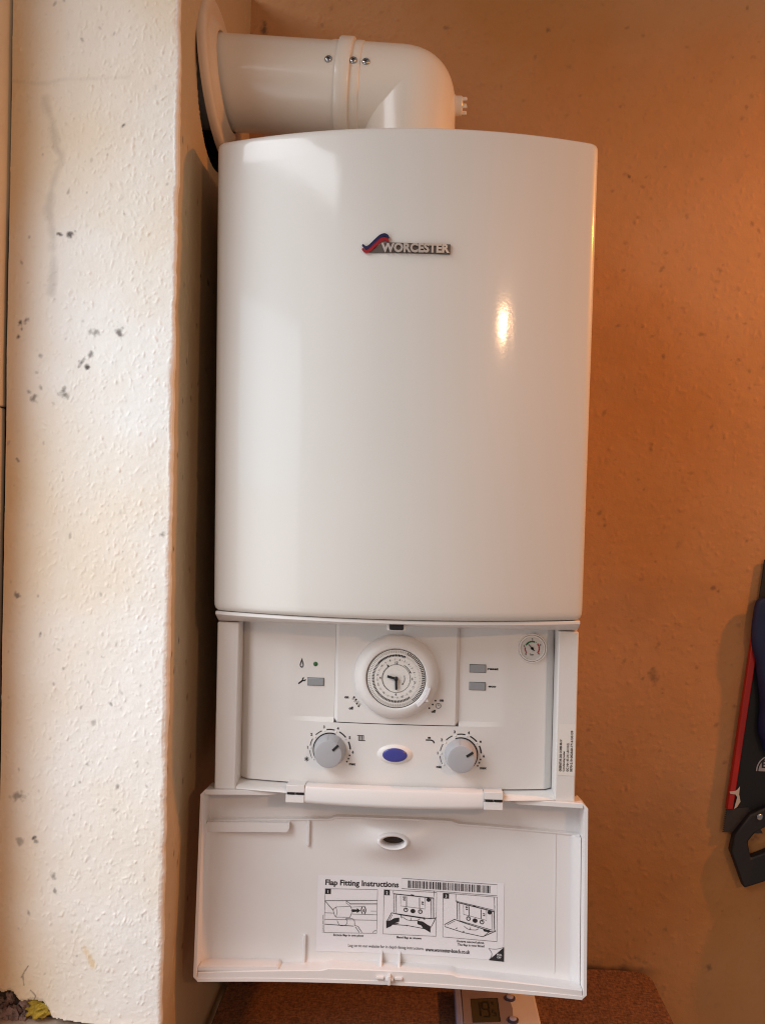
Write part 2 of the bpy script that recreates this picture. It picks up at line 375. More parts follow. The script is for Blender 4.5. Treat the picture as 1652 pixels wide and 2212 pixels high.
A = np.clip(A+0.30*np.clip((Vv-0.35)/0.5, 0, 1)+0.55*edge**1.2+0.4*np.clip((-0.12-Vv)/0.1, 0, 1)*np.clip((-0.33-U)/0.05, 0, 1), 0, 1)  # warm light on the upper reveal is painted in as tint too
SP = [(-0.3334,0.7793,.0018,.7),(-0.2880,0.6913,.0026,1),(-0.3526,0.5795,.0033,.9),(-0.3414,0.5803,.0034,.9),(-0.336,0.583,.0015,.6),(-0.3918,0.4884,.003,.9),(-0.3855,0.4912,.0025,.8),(-0.3937,0.4739,.002,.9),(-0.390,0.482,.002,.7),(-0.3137,0.4797,.004,.6),(-0.2875,0.4800,.0036,.8),
      (-0.3271,0.4486,.003,.8),(-0.3214,0.4432,.003,.95),(-0.3175,0.4570,.003,.7),(-0.3821,0.4175,.003,.6),(-0.3757,0.4114,.0036,.7),(-0.3688,0.4211,.003,.5),(-0.3456,0.4194,.003,.7),(-0.3448,0.4146,.003,.7),(-0.3929,0.3475,.003,.95),(-0.2394,0.2736,.0026,.7),
      (-0.3905,0.2077,.003,.7),(-0.3650,0.1682,.003,.6),(-0.3404,0.1322,.0022,.6),(-0.2899,0.0971,.003,.6),(-0.3078,0.0778,.003,.4),(-0.3854,-0.0013,.0045,.6),(-0.3684,-0.0436,.0022,.9),(-0.3665,-0.0475,.0022,.6),(-0.3832,-0.0487,.005,.5),(-0.2813,0.0115,.003,.6),(-0.2851,-0.0115,.003,.5),(-0.3727,-0.1222,.003,.6),(-0.3472,-0.0828,.0032,.6),(-0.3448,-0.0987,.0032,.6),(-0.37,0.455,.002,.5)]
for i, (x, z, r, k) in enumerate(SP): spot(D, U, Vv, x, z, r*0.9, k, RNG.uniform(0.5, 1.8), RNG.uniform(0, 3), i+40, 0.8)
for i, (x, z) in enumerate([(-0.3047, -0.172), (-0.308, -0.165), (-0.311, -0.16)]): spot(A, U, Vv, x, z, 0.004, 0.9, 1.6, 0.5, i)
for i in range(80):                                          # small mould flecks
    spot(D, U, Vv, RNG.uniform(XF, XW), RNG.uniform(-0.22, 1.0), RNG.uniform(0.0008, 0.0016), RNG.uniform(0.15, 0.45), RNG.uniform(1, 2.2), RNG.normal(0.1, 0.5), i+90, 0.5)
def stain(pts, wd, k, sd):
    pts = smoothpts(pts, 10)
    d = np.full(U.shape, 9.0)
    for x, z in pts: d = np.minimum(d, np.hypot(U-x, Vv-z))
    return k*np.clip(1.1-d/wd+0.5*fbm(U, Vv, 140, sd, 4), 0, 1)
D = np.maximum(D, stain([(-0.371, 0.719), (-0.361, 0.689), (-0.358, 0.669), (-0.352, 0.658), (-0.359, 0.637), (-0.362, 0.622), (-0.364, 0.606), (-0.359, 0.579), (-0.358, 0.55), (-0.36, 0.52)], 0.0055, 0.20, 5))
D = np.maximum(D, stain([(-0.404, 0.737), (-0.371, 0.734), (-0.351, 0.738), (-0.32, 0.739), (-0.285, 0.74)], 0.003, 0.11, 6))
for pts in ([(-0.379, -0.19), (-0.372, -0.178), (-0.377, -0.187), (-0.376, -0.198)], [(-0.369, -0.203), (-0.364, -0.208), (-0.3645, -0.2115), (-0.3675, -0.216)]):
    D = np.maximum(D, stain(pts, 0.0009, 0.8, 9))
# corner and inner face columns
nz = len(zs)
yi = axis_grid(np.arange(YR+0.004, -0.30, 0.0014), np.arange(-0.30, 0.001, 0.003), 0.0, 0.03)
wob = 0.0006*np.interp(zs, np.linspace(-0.3, 1.05, 60), RNG.normal(0, 1, 60)) + 0.0003*np.interp(zs, np.linspace(-0.3, 1.05, 260), RNG.normal(0, 1, 260))
ca = np.linspace(0, math.pi/2, 8)[1:-1]
Xr = U + np.clip((U-(XW-0.03))/0.03, 0, 1)*wob[:, None]; Yr = YR-H; Zr = Vv
Xc = np.repeat((XW-0.004+0.004*np.sin(ca))[None], nz, 0)+wob[:, None]; Yc = np.repeat((YR+0.004-0.004*np.cos(ca))[None], nz, 0)+0.0008*RNG.normal(0, 1, (nz, len(ca)))*0.3
Y2, Z2 = np.meshgrid(yi, zs)
Hi = np.zeros(Y2.shape)
for _ in range(900):
    cy, cz = RNG.uniform(-0.35, 0), RNG.uniform(-0.26, 1.0); near = (np.abs(yi-cy) < 0.008); j0 = int((cz-0.008-zs[0])/dv); j1 = j0+17
    if j0 < 0 or j1 >= nz: continue
    Hi[j0:j1][:, near] += 0.0006*np.exp(-((Y2[j0:j1][:, near]-cy)/0.002)**2-((Z2[j0:j1][:, near]-cz)/0.004)**2)
X2 = XW-0.0005-0.002*np.clip((Y2+0.36)/0.3, 0, 1)+Hi+0.001*fbm(Y2, Z2, 25, 71, 3)+wob[:, None]*np.clip((-0.32-Y2)/0.04, 0, 1)
Dc = np.zeros(Xc.shape); D2 = np.clip(0.10*fbm(Y2, Z2, 260, 28, 3)-0.05, 0, 0.3)
for i in range(40): spot(D2, Y2, Z2, RNG.uniform(-0.35, -0.22), RNG.uniform(-0.2, 0.7), 0.0022, RNG.uniform(0.3, 0.8), 1.6, 0.2, i+300)
A2 = np.clip(0.3+0.4*fbm(Y2, Z2, 12, 77, 3), 0, 1)
# the inner face is toned warmer and darker than the reveal: age carries it there
Xg = np.concatenate([Xr, Xc, X2], 1); Yg = np.concatenate([Yr, Yc, Y2], 1); Zg = np.concatenate([Zr, np.repeat(zs[:, None], Xc.shape[1], 1), Z2], 1)
Dg = np.concatenate([D, Dc, D2], 1); Ag = np.concatenate([A, np.full(Xc.shape, 0.1), np.clip(A2+0.35, 0, 1)], 1)
# broken-out plaster at the foot of the reveal, and the hole for the flue
brk_x = np.array([-0.41, -0.3972, -0.3905, -0.3881, -0.3830, -0.3811, -0.3742, -0.3674, -0.3600, -0.3560, -0.3510, -0.3482, -0.3470, -0.3451, -0.3300, -0.3087, -0.24])
brk_z = np.array([-0.2040, -0.2068, -0.2045, -0.2056, -0.2120, -0.2151, -0.2147, -0.2129, -0.2135, -0.2146, -0.2200, -0.2247, -0.2300, -0.2313, -0.2330, -0.2351, -0.2420])
lim = np.interp(Xg, brk_x, brk_z)+0.0009*fbm(Xg, Zg, 700, 2, 3)
onrev = np.zeros(Xg.shape, bool); onrev[:, :Xr.shape[1]] = True
gone = onrev & (Zg < lim)
hole = np.zeros(Xg.shape, bool); hole[:, Xr.shape[1]+Xc.shape[1]:] = np.hypot((Y2+0.205), (Z2-0.790)) < 0.081
bad = gone | hole
keep = ~(bad[:-1, :-1] | bad[1:, :-1] | bad[:-1, 1:] | bad[1:, 1:])
near_b = onrev & (Zg < lim+0.003) & (Xg < -0.345); Dg[near_b] = np.maximum(Dg[near_b], 0.25)
app = lambda a, v=None: np.concatenate([a[:1] if v is None else np.full(a[:1].shape, v), a], 0)
Xg, Yg, Dg, Ag, Zg = app(Xg), app(Yg), app(Dg), app(Ag), app(Zg, -1.1); keep = np.concatenate([(np.arange(keep.shape[1]) >= Xr.shape[1])[None] & np.ones((1, keep.shape[1]), bool), keep], 0)
mid = np.zeros(keep.shape, int); mid[:, Xr.shape[1]+Xc.shape[1]+4:] = 1
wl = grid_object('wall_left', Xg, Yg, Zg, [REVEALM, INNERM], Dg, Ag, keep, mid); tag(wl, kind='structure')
# the masonry seen inside the hole
V, F = lathe([(0.094, 0.0), (0.094, 0.12), (0.05, 0.12)], (-0.237, -0.205, 0.793), (-1, 0, 0), 40, cap1=True)
tag(mesh('wall_masonry', V, F, BRICK, smooth=True), kind='structure')
tag(box('wall_masonry', -0.47, -0.245, -0.345, -0.325, -0.30, 0.6, BRICK), kind='structure')
# head of the window: the outer wall above the opening keeps the sky off the upper part of the corner
V, F = boxvf(-0.62, -0.2335, -2.9, -0.362, 1.22, 1.85)
tag(mesh('wall_lintel', V, F, WALLM), kind='structure')
# sill below the reveal
V, F = boxvf(-0.46, -0.2330, -0.375, -0.322, -0.30, -0.2395)
o = mesh('window_sill', V, F, SILL); bevel(o, 0.003); tag(o, kind='structure')

# ------------------------------------------------------------------ window sash at the far left
sash = thing('window_sash', 'cream painted window frame edge beside the bright reveal at far left', 'window frame', (-0.43, -0.38, 0.4))
box('sash_rail', -0.470, -0.4085, -0.430, -0.352, 0.4015, 1.20, SASH, sash, 0.0015)
box('sash_rail', -0.470, -0.4092, -0.430, -0.352, -0.235, 0.4005, SASH, sash, 0.0015)
box('backing', -0.466, -0.4120, -0.352, -0.345, -0.235, 1.20, GAP, sash)

# ------------------------------------------------------------------ rubble and foam in the broken corner
def lump(name, c, r, m, seed, parent=None, flat=(1, 1, 1), amp=0.35, n=18):
    rg = np.random.default_rng(seed); V, F = [], []
    ph = rg.uniform(0, 6.28, (7,)); dr = rg.normal(0, 1, (7, 3))*rg.uniform(1.5, 5, (7, 1))
    rings = []
    for i in range(n+1):
        t = math.pi*i/n; ring = []
        for j in range(2*n):
            p = np.array([math.sin(t)*math.cos(math.pi*j/n), math.sin(t)*math.sin(math.pi*j/n), math.cos(t)])
            k = 1+amp*float(np.mean(np.sin(dr@p*1.6+ph)))*1.6+rg.normal(0, amp*0.05)*(0 < i < n)
            ring.append((c[0]+p[0]*r*k*flat[0], c[1]+p[1]*r*k*flat[1], c[2]+p[2]*r*k*flat[2]))
        rings.append(ring)
    V, F = loft(rings); return mesh(name, V, F, m, parent, smooth=True)
o = lump('foam_lump', (-0.3610, -0.352, -0.2245), 0.0125, FOAM, 5, flat=(1.05, 0.7, 0.85), amp=0.5, n=28)
tag(o, 'yellow crumbly foam lump filling the broken corner of the reveal', 'filler foam')
rub = []
for i in range(26):
    x = random.uniform(-0.408, -0.372); z = random.uniform(-0.242, -0.212)-max(0, (x+0.40))*0.15
    rg = random.uniform(0.002, 0.006)
    t = lump('rubble', (x, random.uniform(-0.352, -0.342), z), rg, None, i+20, amp=0.7, n=6)
    rub.append(([tuple(v.co) for v in t.data.vertices], [tuple(p.vertices) for p in t.data.polygons])); bpy.data.objects.remove(t)
V, F = merge(*rub); o = mesh('rubble', V, F, RUBBLE); tag(o, 'dark broken plaster rubble in the corner beside the yellow foam', 'rubble', kind='stuff')

# ------------------------------------------------------------------ table
def rrect(x0, x1, y0, y1, r, n=8):
    P = []
    for cx, cy, a in ((x1-r, y1-r, 0), (x0+r, y1-r, 90), (x0+r, y0+r, 180), (x1-r, y0+r, 270)):
        for i in range(n+1):
            t = R(a+90*i/n); P.append((cx+r*math.cos(t), cy+r*math.sin(t)))
    return P
P = rrect(-0.222, 0.358, -0.75, -0.010, 0.022)
rings = [[(x, y, z) for x, y in P] for z in (-0.372, -0.342)]
ins = [[(0.068+(x-0.068)*0.994, -0.38+(y+0.38)*0.995, -0.340) for x, y in P]]
V, F = loft(rings+ins, True, True, True)
tb = thing('table', 'flecked brown woven table top under the boiler flap', 'table', (0.07, -0.38, -1.08))
mesh('table_top', V, F, TABLE, tb, smooth=40)
for x in (-0.19, 0.32):
    for y in (-0.70, -0.06): box('table_leg', x-0.02, x+0.02, y-0.02, y+0.02, -1.08, -0.372, TABLE, tb, 0.003)
tag(box('floor', -0.6, 1.7, -1.6, 0.03, -1.10, -1.08, SILL), kind='structure')

# ------------------------------------------------------------------ boiler
B = thing('combi_boiler', 'white wall hung combi boiler with curved front and open flap', 'boiler', (0, 0, 0))
BULGE = 0.042
def cov(x, wd=0.2): return -0.30-BULGE*(1-min(1, abs(x)/wd)**2)
def cover_ring(z, inset):
    wd = 0.200+0.0053*(z-0.19)/0.51-inset; r = 0.0075; P = []
    P += [(-wd, -0.012), (-wd, -0.15), (-wd, -0.27)]
    fr = lambda x: -0.30+inset-(BULGE-inset*0.3)*(1-(x/(wd+inset))**2)
    # rounded corner between the side and the bulging front
    g = fr(-wd+r); sl = math.atan(2*BULGE/0.2)
    for i in range(9):
        t = i/8; p0 = Vector((-wd, g+r*1.15)); p1 = Vector((-wd, g+r*0.42)); p2 = Vector((-wd+r, g))
        q = p0*(1-t)**2+p1*2*t*(1-t)+p2*t*t; P.append((q.x, q.y))
    N = 44
    for i in range(1, N): x = -wd+r+(2*wd-2*r)*i/N; P.append((x, fr(x)))
    P += [(-x, y) for x, y in P[11::-1]]
    return [(x, y, z) for x, y in P]
zz = [(0.1895, 0.010), (0.1890, 0.006), (0.1895, 0.0035), (0.1915, 0.0014), (0.195, 0.0003), (0.199, 0.0)]
zz += [(0.199+0.492*i/24, 0.0) for i in range(1, 25)] + [(0.6945, 0.0004), (0.697, 0.0014), (0.6985, 0.0030), (0.699, 0.0055)]
V, F = loft([cover_ring(z, i) for z, i in zz], True, True, True)
cover = mesh('cover', V, F, ENAMEL, B, smooth=50)
# badge on the cover
bp_ = Print()
letters = 'WORCESTER'; x0, x1 = -0.0222, 0.0478; zc = lambda x: 0.5733-0.0008*(x/0.05)
pl = [(-0.0345, 0.5683), (x1+0.0008, 0.5676), (x1+0.0010, 0.5778), (-0.0155, 0.5788), (-0.0225, 0.5775)]
V, F = prism([pl], 0.0, 0.0016)
def on_cover(p, d): return (p[0], cov(p[0], 0.2035)-d, p[2])
V = [on_cover(v, 0.0004+v[1]) for v in V]; badge = mesh('badge', V, F, BADGEB, cover)
tx = Print(); tx.text(letters, ((x0+x1)/2, 0.5731), h=0.0094, wd=x1-x0, bold=0.045)
P2 = [on_cover((x, 0, z), 0.0020) for x, z in tx.V]; P3 = [on_cover((x, 0, z), 0.0036) for x, z in tx.V]; n = len(P2)
from collections import Counter
cnt = Counter(tuple(sorted((f[i], f[(i+1) % len(f)]))) for f in tx.F for i in range(len(f)))
sidef = [(a, b, b+n, a+n) for (a, b), k in cnt.items() if k == 1]
o = mesh('badge_lettering', P2+P3, [tuple(i+n for i in f) for f in tx.F]+sidef, CHROME, cover)
def swoosh(name, dz, m):
    pts = smoothpts([(-0.0418, 0.5765+dz), (-0.0385, 0.5735+dz), (-0.0345, 0.5745+dz), (-0.0290, 0.5795+dz), (-0.0235, 0.5845+dz), (-0.0195, 0.5862+dz), (-0.0165, 0.5852+dz), (-0.0150, 0.5830+dz)], 6)
    s = Print(); k = len(pts); s.line(pts, [0.0016+0.0020*math.sin(math.pi*min(1, i/(k-1)*1.0))**0.6 for i in range(k)])
    n = len(s.V); V = [on_cover((x, 0, z), 0.0003) for x, z in s.V]+[on_cover((x, 0, z), 0.0030) for x, z in s.V]
    c = Counter(tuple(sorted((f[i], f[(i+1) % 4]))) for f in s.F for i in range(4))
    return mesh(name, V, [tuple(i+n for i in f) for f in s.F]+[(a, b, b+n, a+n) for (a, b), q in c.items() if q == 1], m, cover)
swoosh('badge_stripe', 0.0, NAVY)['label'] = 'navy blue wave stripe'
swoosh('badge_stripe', -0.0040, REDE)['label'] = 'red wave stripe'

# housing: chassis box, face frame with a bulging bottom lip
def lipy(x): return -0.2848-0.0135*(1-min(1, abs(x-0.0014)/0.176)**2)
parts = [boxvf(-0.193, 0.193, -0.2535, -0.006, -0.010, 0.186), boxvf(-0.192, 0.192, -0.2, -0.006, 0.186, 0.192)]
housing = mesh('housing', *merge(*parts), PLASTIC, B)
o = box('side_frame', -0.1985, -0.1745, -0.285, -0.02, -0.012, 0.1745, PLASTIC, B, 0.0015)
o = box('side_frame', 0.1773, 0.1990, -0.285, -0.02, -0.012, 0.1745, PLASTIC, B, 0.0015)
N = 40; xsn = [-0.1744+(0.1772+0.1744)*i/N for i in range(N+1)]
V, F = loft([[(x, -0.22, -0.0070), (x, lipy(x)+0.0070, -0.0070), (x, lipy(x)+0.0030, -0.0078), (x, lipy(x)+0.0008, -0.0096), (x, lipy(x), -0.0108), (x, lipy(x)+0.0010, -0.0116), (x, -0.22, -0.0118)] for x in xsn], True, True, True)
mesh('bottom_lip', V, F, PLASTIC, B, smooth=60)
V, F = boxvf(-0.1743, 0.1771, -0.2563, -0.2540, -0.008, 0.176); mesh('panel_gap', V, F, GAP, B)
# trim strip under the cover
N = 44; xsn = [-0.1975+0.395*i/N for i in range(N+1)]
def tf(x): return -0.299-0.037*(1-(abs(x)/0.1975)**2)
V, F = loft([[(x, -0.25, 0.1883), (x, tf(x)+0.001, 0.1883), (x, tf(x), 0.1875), (x, tf(x), 0.1850), (x, tf(x)+0.0012, 0.1842), (x, -0.2835-0.004*(1-(x/0.1975)**2), 0.1758), (x, -0.25, 0.1758)] for x in xsn], True, True, True)
trim = mesh('trim_strip', V, F, PLASTIC, B, smooth=40)
box('catch_surround', -0.0085, 0.0112, -0.329, -0.290, 0.1768, 0.1846, PLASTIC, trim, 0.0008)
box('catch', -0.0060, 0.0088, -0.3310, -0.300, 0.1775, 0.1858, BLACKP, trim, 0.0012)

# control panel
def hf(x): return 0.013*(1-min(1, abs(x)/0.168)**2)
YP = -0.264; XL, ZL = 0.0680, 0.0675
def panel_y(x, z):
    ax = abs(x); base = YP
    if ax > 0.168: base = YP+0.006*((ax-0.168)/0.0068)
    if z < ZL: return base-hf(x)
    return base-min(hf(x), hf(0.1195))
def strip_mesh(xs_, zs_, fy): 
    V = [(x, fy(x, z), z) for z in zs_ for x in xs_]; n = len(xs_); F = [(j*n+i, j*n+i+1, (j+1)*n+i+1, (j+1)*n+i) for j in range(len(zs_)-1) for i in range(n-1)]
    return V, F
lin = lambda a, b, n: [a+(b-a)*i/n for i in range(n+1)]
xa = [-0.1743, -0.168]+lin(-0.166, 0.1685, 60)+[0.1708, 0.1768]
shift = lambda x: x-0.0014      # the panel opening sits 1.4 mm right of centre
lower = strip_mesh(xa, [-0.0056, 0.01, 0.03, 0.05, 0.0642], lambda x, z: panel_y(shift(x), 0))
zt = 0.176
def up(x, z): return panel_y(shift(x), 1)
xl = [-0.1743, -0.168]+lin(-0.166, -XL, 24); xr = lin(XL+0.003, 0.1685, 24)+[0.1708, 0.1768]
left = strip_mesh(xl, [0.0690, 0.1, 0.14, zt], up); right = strip_mesh(xr, [0.0690, 0.1, 0.14, zt], up)
ledgeL = ([(x, panel_y(shift(x), 0), 0.0642) for x in xl]+[(x, up(x, 1), 0.0690) for x in xl], [(i, i+1, len(xl)+i+1, len(xl)+i) for i in range(len(xl)-1)])
ledgeR = ([(x, panel_y(shift(x), 0), 0.0642) for x in xr]+[(x, up(x, 1), 0.0690) for x in xr], [(i, i+1, len(xr)+i+1, len(xr)+i) for i in range(len(xr)-1)])
def corner(xa_, xb_): return ([(x, up(x, 1)+0.0007, z) for z in (0.0630, 0.0700) for x in (xa_, xb_)], [(0, 1, 3, 2)])
panel = mesh('control_panel', *merge(lower, left, right, ledgeL, ledgeR, corner(-0.0690, -0.0625), corner(0.0657, 0.0722)), PLASTIC, B, smooth=14)
# timer module: raised block with chamfered sides
def mod_y(x): return YP-hf(x-0.0014)-0.0004
mx0, mx1 = -0.0640, 0.0672
xm = lin(mx0, mx1, 24); zb, ztop = 0.0652, 0.176
V, F = strip_mesh(xm, [zb, 0.12, ztop], lambda x, z: mod_y(x))
def cham(xa_, xb_):   # xa_ front edge, xb_ foot
    return ([(xa_, mod_y(xa_), zb), (xa_, mod_y(xa_), ztop), (xb_, up(xb_, 1)+0.0005, zb+0.0028), (xb_, up(xb_, 1)+0.0005, ztop)], [(0, 1, 3, 2)])
bot = ([(x, mod_y(x), zb) for x in xm]+[(x, mod_y(x)+0.006, zb) for x in xm], [(i, i+1, len(xm)+i+1, len(xm)+i) for i in range(len(xm)-1)])
module = mesh('timer_module', *merge((V, F), cham(mx0, mx0-0.0040), cham(mx1, mx1+0.0040), bot), PLASTIC, B, smooth=14)
V, F = strip_mesh(lin(mx0+0.0005, mx1-0.0005, 10), [0.0640, 0.0653], lambda x, z: YP-hf(x-0.0014)+0.0004); mesh('module_gap', V, F, GAP, B)

def surf(x, z):
    if mx0 < x < mx1 and z > zb: return mod_y(x)
    return panel_y(shift(x), z)
lay = lambda x, z: (x, surf(x, z)-0.0003, z)
PRN = {}
def use(nm):
    global pk
    pk = PRN.setdefault(nm, Print())
use('water_scale')
# scales round the two knobs
def knob_marks(c, tap):
    k = 5.78e-5; r = 395*k
    for a0, a1, w0, w1 in ((-118, -95, 8, 11), (-81, -60, 13, 15), (-46, -25, 17, 19), (-11, 12, 22, 22), (26, 50, 25, 26), (64, 86, 27, 28)): pk.arc(c, r, a0, a1, w0*k, w1*k)
    for a in (103, 113, 122.6):
        x, z = c[0]+r*math.sin(R(a)), c[1]+r*math.cos(R(a)); t = R(-a); h = 14*k
        pk.poly([(x+h*(u*math.cos(t)-v*math.sin(t)), z+h*(u*math.sin(t)+v*math.cos(t))) for u, v in ((-1, -1), (1, -1), (1, 1), (-1, 1))])
    for s, a, rr in (('1', -87, 440), ('2', -52.8, 462), ('3', -16, 455), ('4', 19, 448), ('e' if tap else '5', 56, 456), ('6', 93, 446)):
        pk.text(s, (c[0]+rr*k*math.sin(R(a)), c[1]+rr*k*math.cos(R(a))), h=(0.0024 if s == 'e' else 0.0032), bold=0.045)
KL, KR = (-0.0713, 0.0333), (0.0741, 0.0329)
use('heating_scale'); knob_marks(KL, False); use('water_scale'); knob_marks(KR, True)
use('heating_scale'); pk.text('max', (KL[0]+0.0255, KL[1]-0.0150), h=0.0023, bold=0.045); use('water_scale'); pk.text('max', (KR[0]+0.0255, KR[1]-0.0150), h=0.0023, bold=0.045)
pk.text('min', (KR[0]-0.0238, KR[1]-0.0140), h=0.0028, bold=0.045)
use('heating_scale')
for i in range(4):
    t = math.pi*i/4; c = (KL[0]-0.0262, KL[1]-0.0118); pk.line([(c[0]-0.0028*math.cos(t), c[1]-0.0028*math.sin(t)), (c[0]+0.0028*math.cos(t), c[1]+0.0028*math.sin(t))], 0.0006)
# radiator and tap symbols
use('radiator_symbol'); c = (-0.0366, 0.0482); pk.rect(c[0]-0.0046, c[0]+0.0030, c[1]+0.0024, c[1]+0.0031); pk.rect(c[0]-0.0030, c[0]+0.0048, c[1]-0.0032, c[1]-0.0025)
for dx in (-0.0029, -0.0011, 0.0007, 0.0025): pk.rect(c[0]+dx-0.0004, c[0]+dx+0.0004, c[1]-0.0028, c[1]+0.0027)
use('tap_symbol'); c = (0.0398, 0.0484); pk.line(smoothpts([(c[0]-0.0046, c[1]), (c[0]+0.0012, c[1]), (c[0]+0.0038, c[1]-0.0012), (c[0]+0.0046, c[1]-0.0034)], 5), 0.0014); pk.rect(c[0]-0.0024, c[0]+0.0006, c[1]+0.0016, c[1]+0.0034)
# flame, spanner
use('flame_symbol'); c = (-0.1055, 0.1287); fl = smoothpts([(c[0]+0.0001, c[1]+0.0060), (c[0]-0.0012, c[1]+0.0020), (c[0]-0.0022, c[1]-0.0020), (c[0]-0.0010, c[1]-0.0048), (c[0]+0.0010, c[1]-0.0048), (c[0]+0.0022, c[1]-0.0020), (c[0]+0.0012, c[1]+0.0020), (c[0]+0.0001, c[1]+0.0060)], 5)
fi = [(c[0]+(x-c[0])*0.52, c[1]-0.0012+(z-c[1])*0.52) for x, z in fl]; pk.poly(fl[:-1], [fi[:-1]])
use('spanner_symbol'); c = (-0.1050, 0.1086); pk.line([(c[0]-0.0038, c[1]-0.0032), (c[0]+0.0012, c[1]+0.0010)], [0.0016, 0.0019]); pk.arc((c[0]+0.0024, c[1]+0.0020), 0.0016, 90, 360, 0.0013, n=12)
use('reset_word'); pk.text('reset', (0.1080, 0.1285), h=0.0026, wd=0.0122, bold=0.05); use('eco_word'); pk.text('eco', (0.1076, 0.1087), h=0.0020, wd=0.0086, bold=0.05)
# module print
use('tappet_marks'); pk.text('on', (-0.0538, 0.0930), h=0.0025, bold=0.05); pk.text('off', (-0.0485, 0.0812), h=0.0034, bold=0.05); use('override_marks'); pk.text('on', (0.0516, 0.0928), h=0.0025, bold=0.05); pk.text('off', (0.0430, 0.0806), h=0.0034, bold=0.05)
for x, z in ((0.0450, 0.0925), (0.0420, 0.0882), (0.0383, 0.0840)): pk.disc((x, z), 0.0010)
c = (0.0483, 0.0868); pk.ring(c, 0.0028, 0.0005, 24); pk.line([(c[0], c[1]+0.002), (c[0], c[1]), (c[0]+0.0017, c[1])], 0.0005)
use('tappet_marks')
for i in range(4):
    x, z = -0.0459+0.0021*i, 0.0926-0.0026*i; d = Vector((0.52, 0.85)).normalized(); e = Vector((d.y, -d.x))
    q = lambda a, b: (x+d.x*a+e.x*b, z+d.y*a+e.y*b)
    pk.line([q(-0.0020, -0.0007), q(0.0020, -0.0007), q(0.0020, 0.0007), q(-0.0020, 0.0007)], 0.0004, True)
    if i < 2: pk.poly([q(0.0002, -0.0007), q(0.002, -0.0007), q(0.002, 0.0007), q(0.0002, 0.0007)])
    else: pk.poly([q(-0.002, -0.0007), q(-0.0004, -0.0007), q(-0.0004, 0.0007), q(-0.002, 0.0007)])
for nm in PRN: PRN[nm].build(nm, INK, panel, lay)
# push buttons, lens
def button(x0, x1, z0, z1):
    y = surf((x0+x1)/2, (z0+z1)/2)
    box('push_button', x0, x1, y-0.0016, y+0.004, z0, z1, GREYP, B, 0.0006)
    pr_ = Print(); pr_.rect(x0-0.0004, x1+0.0004, z0-0.0004, z1+0.0004); pr_.build('button_gap', GAP, panel, lambda x, z: (x, surf(x, z)-0.0002, z))
button(-0.0984, -0.0804, 0.1042, 0.1124); button(0.0824, 0.0999, 0.1243, 0.1327); button(0.0826, 0.1000, 0.1046, 0.1130)
y = surf(-0.09, 0.128); V, F = lathe([(0.0026, 0), (0.0024, 0.0006), (0.0014, 0.0012)], (-0.0900, y, 0.1281), (0, -1, 0), 20); mesh('indicator_light', V, F, LEDG, B, smooth=50)
# blue oval on its soft mound
c = (0.0013, 0.0313); y = surf(*c)
V, F = lathe([(0.0205, -0.0008), (0.0185, 0.0010), (0.0155, 0.0022), (0.0138, 0.0027)], (c[0], y, c[1]), (0, -1, 0), 48, ref=(1, 0, 0), sx=0.56); mesh('emblem_mound', V, F, PLASTIC, B, smooth=60)
V, F = lathe([(0.0138, 0.0020), (0.0136, 0.0034), (0.0120, 0.0040), (0.007, 0.0043)], (c[0], y, c[1]), (0, -1, 0), 48, ref=(1, 0, 0), sx=0.56); mesh('emblem_lens', V, F, BLUEP, B, smooth=60)

# knobs
def knob(c, rot):
    y = surf(*c); o0 = (c[0], y, c[1])
    V, F = lathe([(0.0193, -0.0005), (0.0193, 0.0004)], o0, (0, -1, 0), 48); 
    kb = mesh('knob', *lathe([(0.0181, 0.0004), (0.0180, 0.0024), (0.0160, 0.0130), (0.0153, 0.0172), (0.0146, 0.0186), (0.0120, 0.0191), (0.004, 0.0192)], o0, (0, -1, 0), 64), SILVERP, B, smooth=40)
    mesh('knob_collar', V, F, GAP, kb)
    a = R(rot); d = Vector((math.sin(a), 0, math.cos(a))); e = Vector((d.z, 0, -d.x)); fc = Vector((c[0], y-0.0192, c[1]))
    q = [fc+d*r+e*s for r, s in ((0.0066, -0.0013), (0.0150, -0.0013), (0.0150, 0.0013), (0.0066, 0.0013))]
    V = [tuple(p+Vector((0, -0.0006, 0))) for p in q]+[tuple(p+Vector((0, 0.0030, 0))) for p in q]
    mesh('pointer', V, boxvf(0, 1, 0, 1, 0, 1)[1] and [(0, 1, 2, 3), (4, 7, 6, 5), (0, 4, 5, 1), (1, 5, 6, 2), (2, 6, 7, 3), (3, 7, 4, 0)], INK, kb)
    for g in (-6, rot-9+0):           # moulded grip ribs down the side
        t = R(g); d = Vector((math.sin(t), 0, math.cos(t))); e = Vector((d.z, 0, -d.x)); b = Vector((c[0], y, c[1]))
        V = [tuple(b+d*r+Vector((0, -s, 0))+e*k) for r, s in ((0.0182, 0.003), (0.0158, 0.0168)) for k in (-0.0004, 0.0004)]+[tuple(b+d*(r-0.002)+Vector((0, -s, 0))+e*k) for r, s in ((0.0182, 0.003), (0.0158, 0.0168)) for k in (-0.0004, 0.0004)]
        mesh('grip_rib', V, [(0, 1, 3, 2), (4, 6, 7, 5), (0, 4, 5, 1), (2, 3, 7, 6), (0, 2, 6, 4), (1, 5, 7, 3)], SILVERP, kb)
    for k in range(7):                # small raised dots of the scale
        t = R(-122+35*k); x, z = c[0]+0.0216*math.sin(t), c[1]+0.0216*math.cos(t); yy = surf(x, z)
        V, F = lathe([(0.0009, -0.0002), (0.0008, 0.0006), (0.0004, 0.0009)], (x, yy, z), (0, -1, 0), 10); mesh('scale_dot', V, F, PLASTIC, kb, smooth=60)
knob(KL, 46); knob(KR, 57)

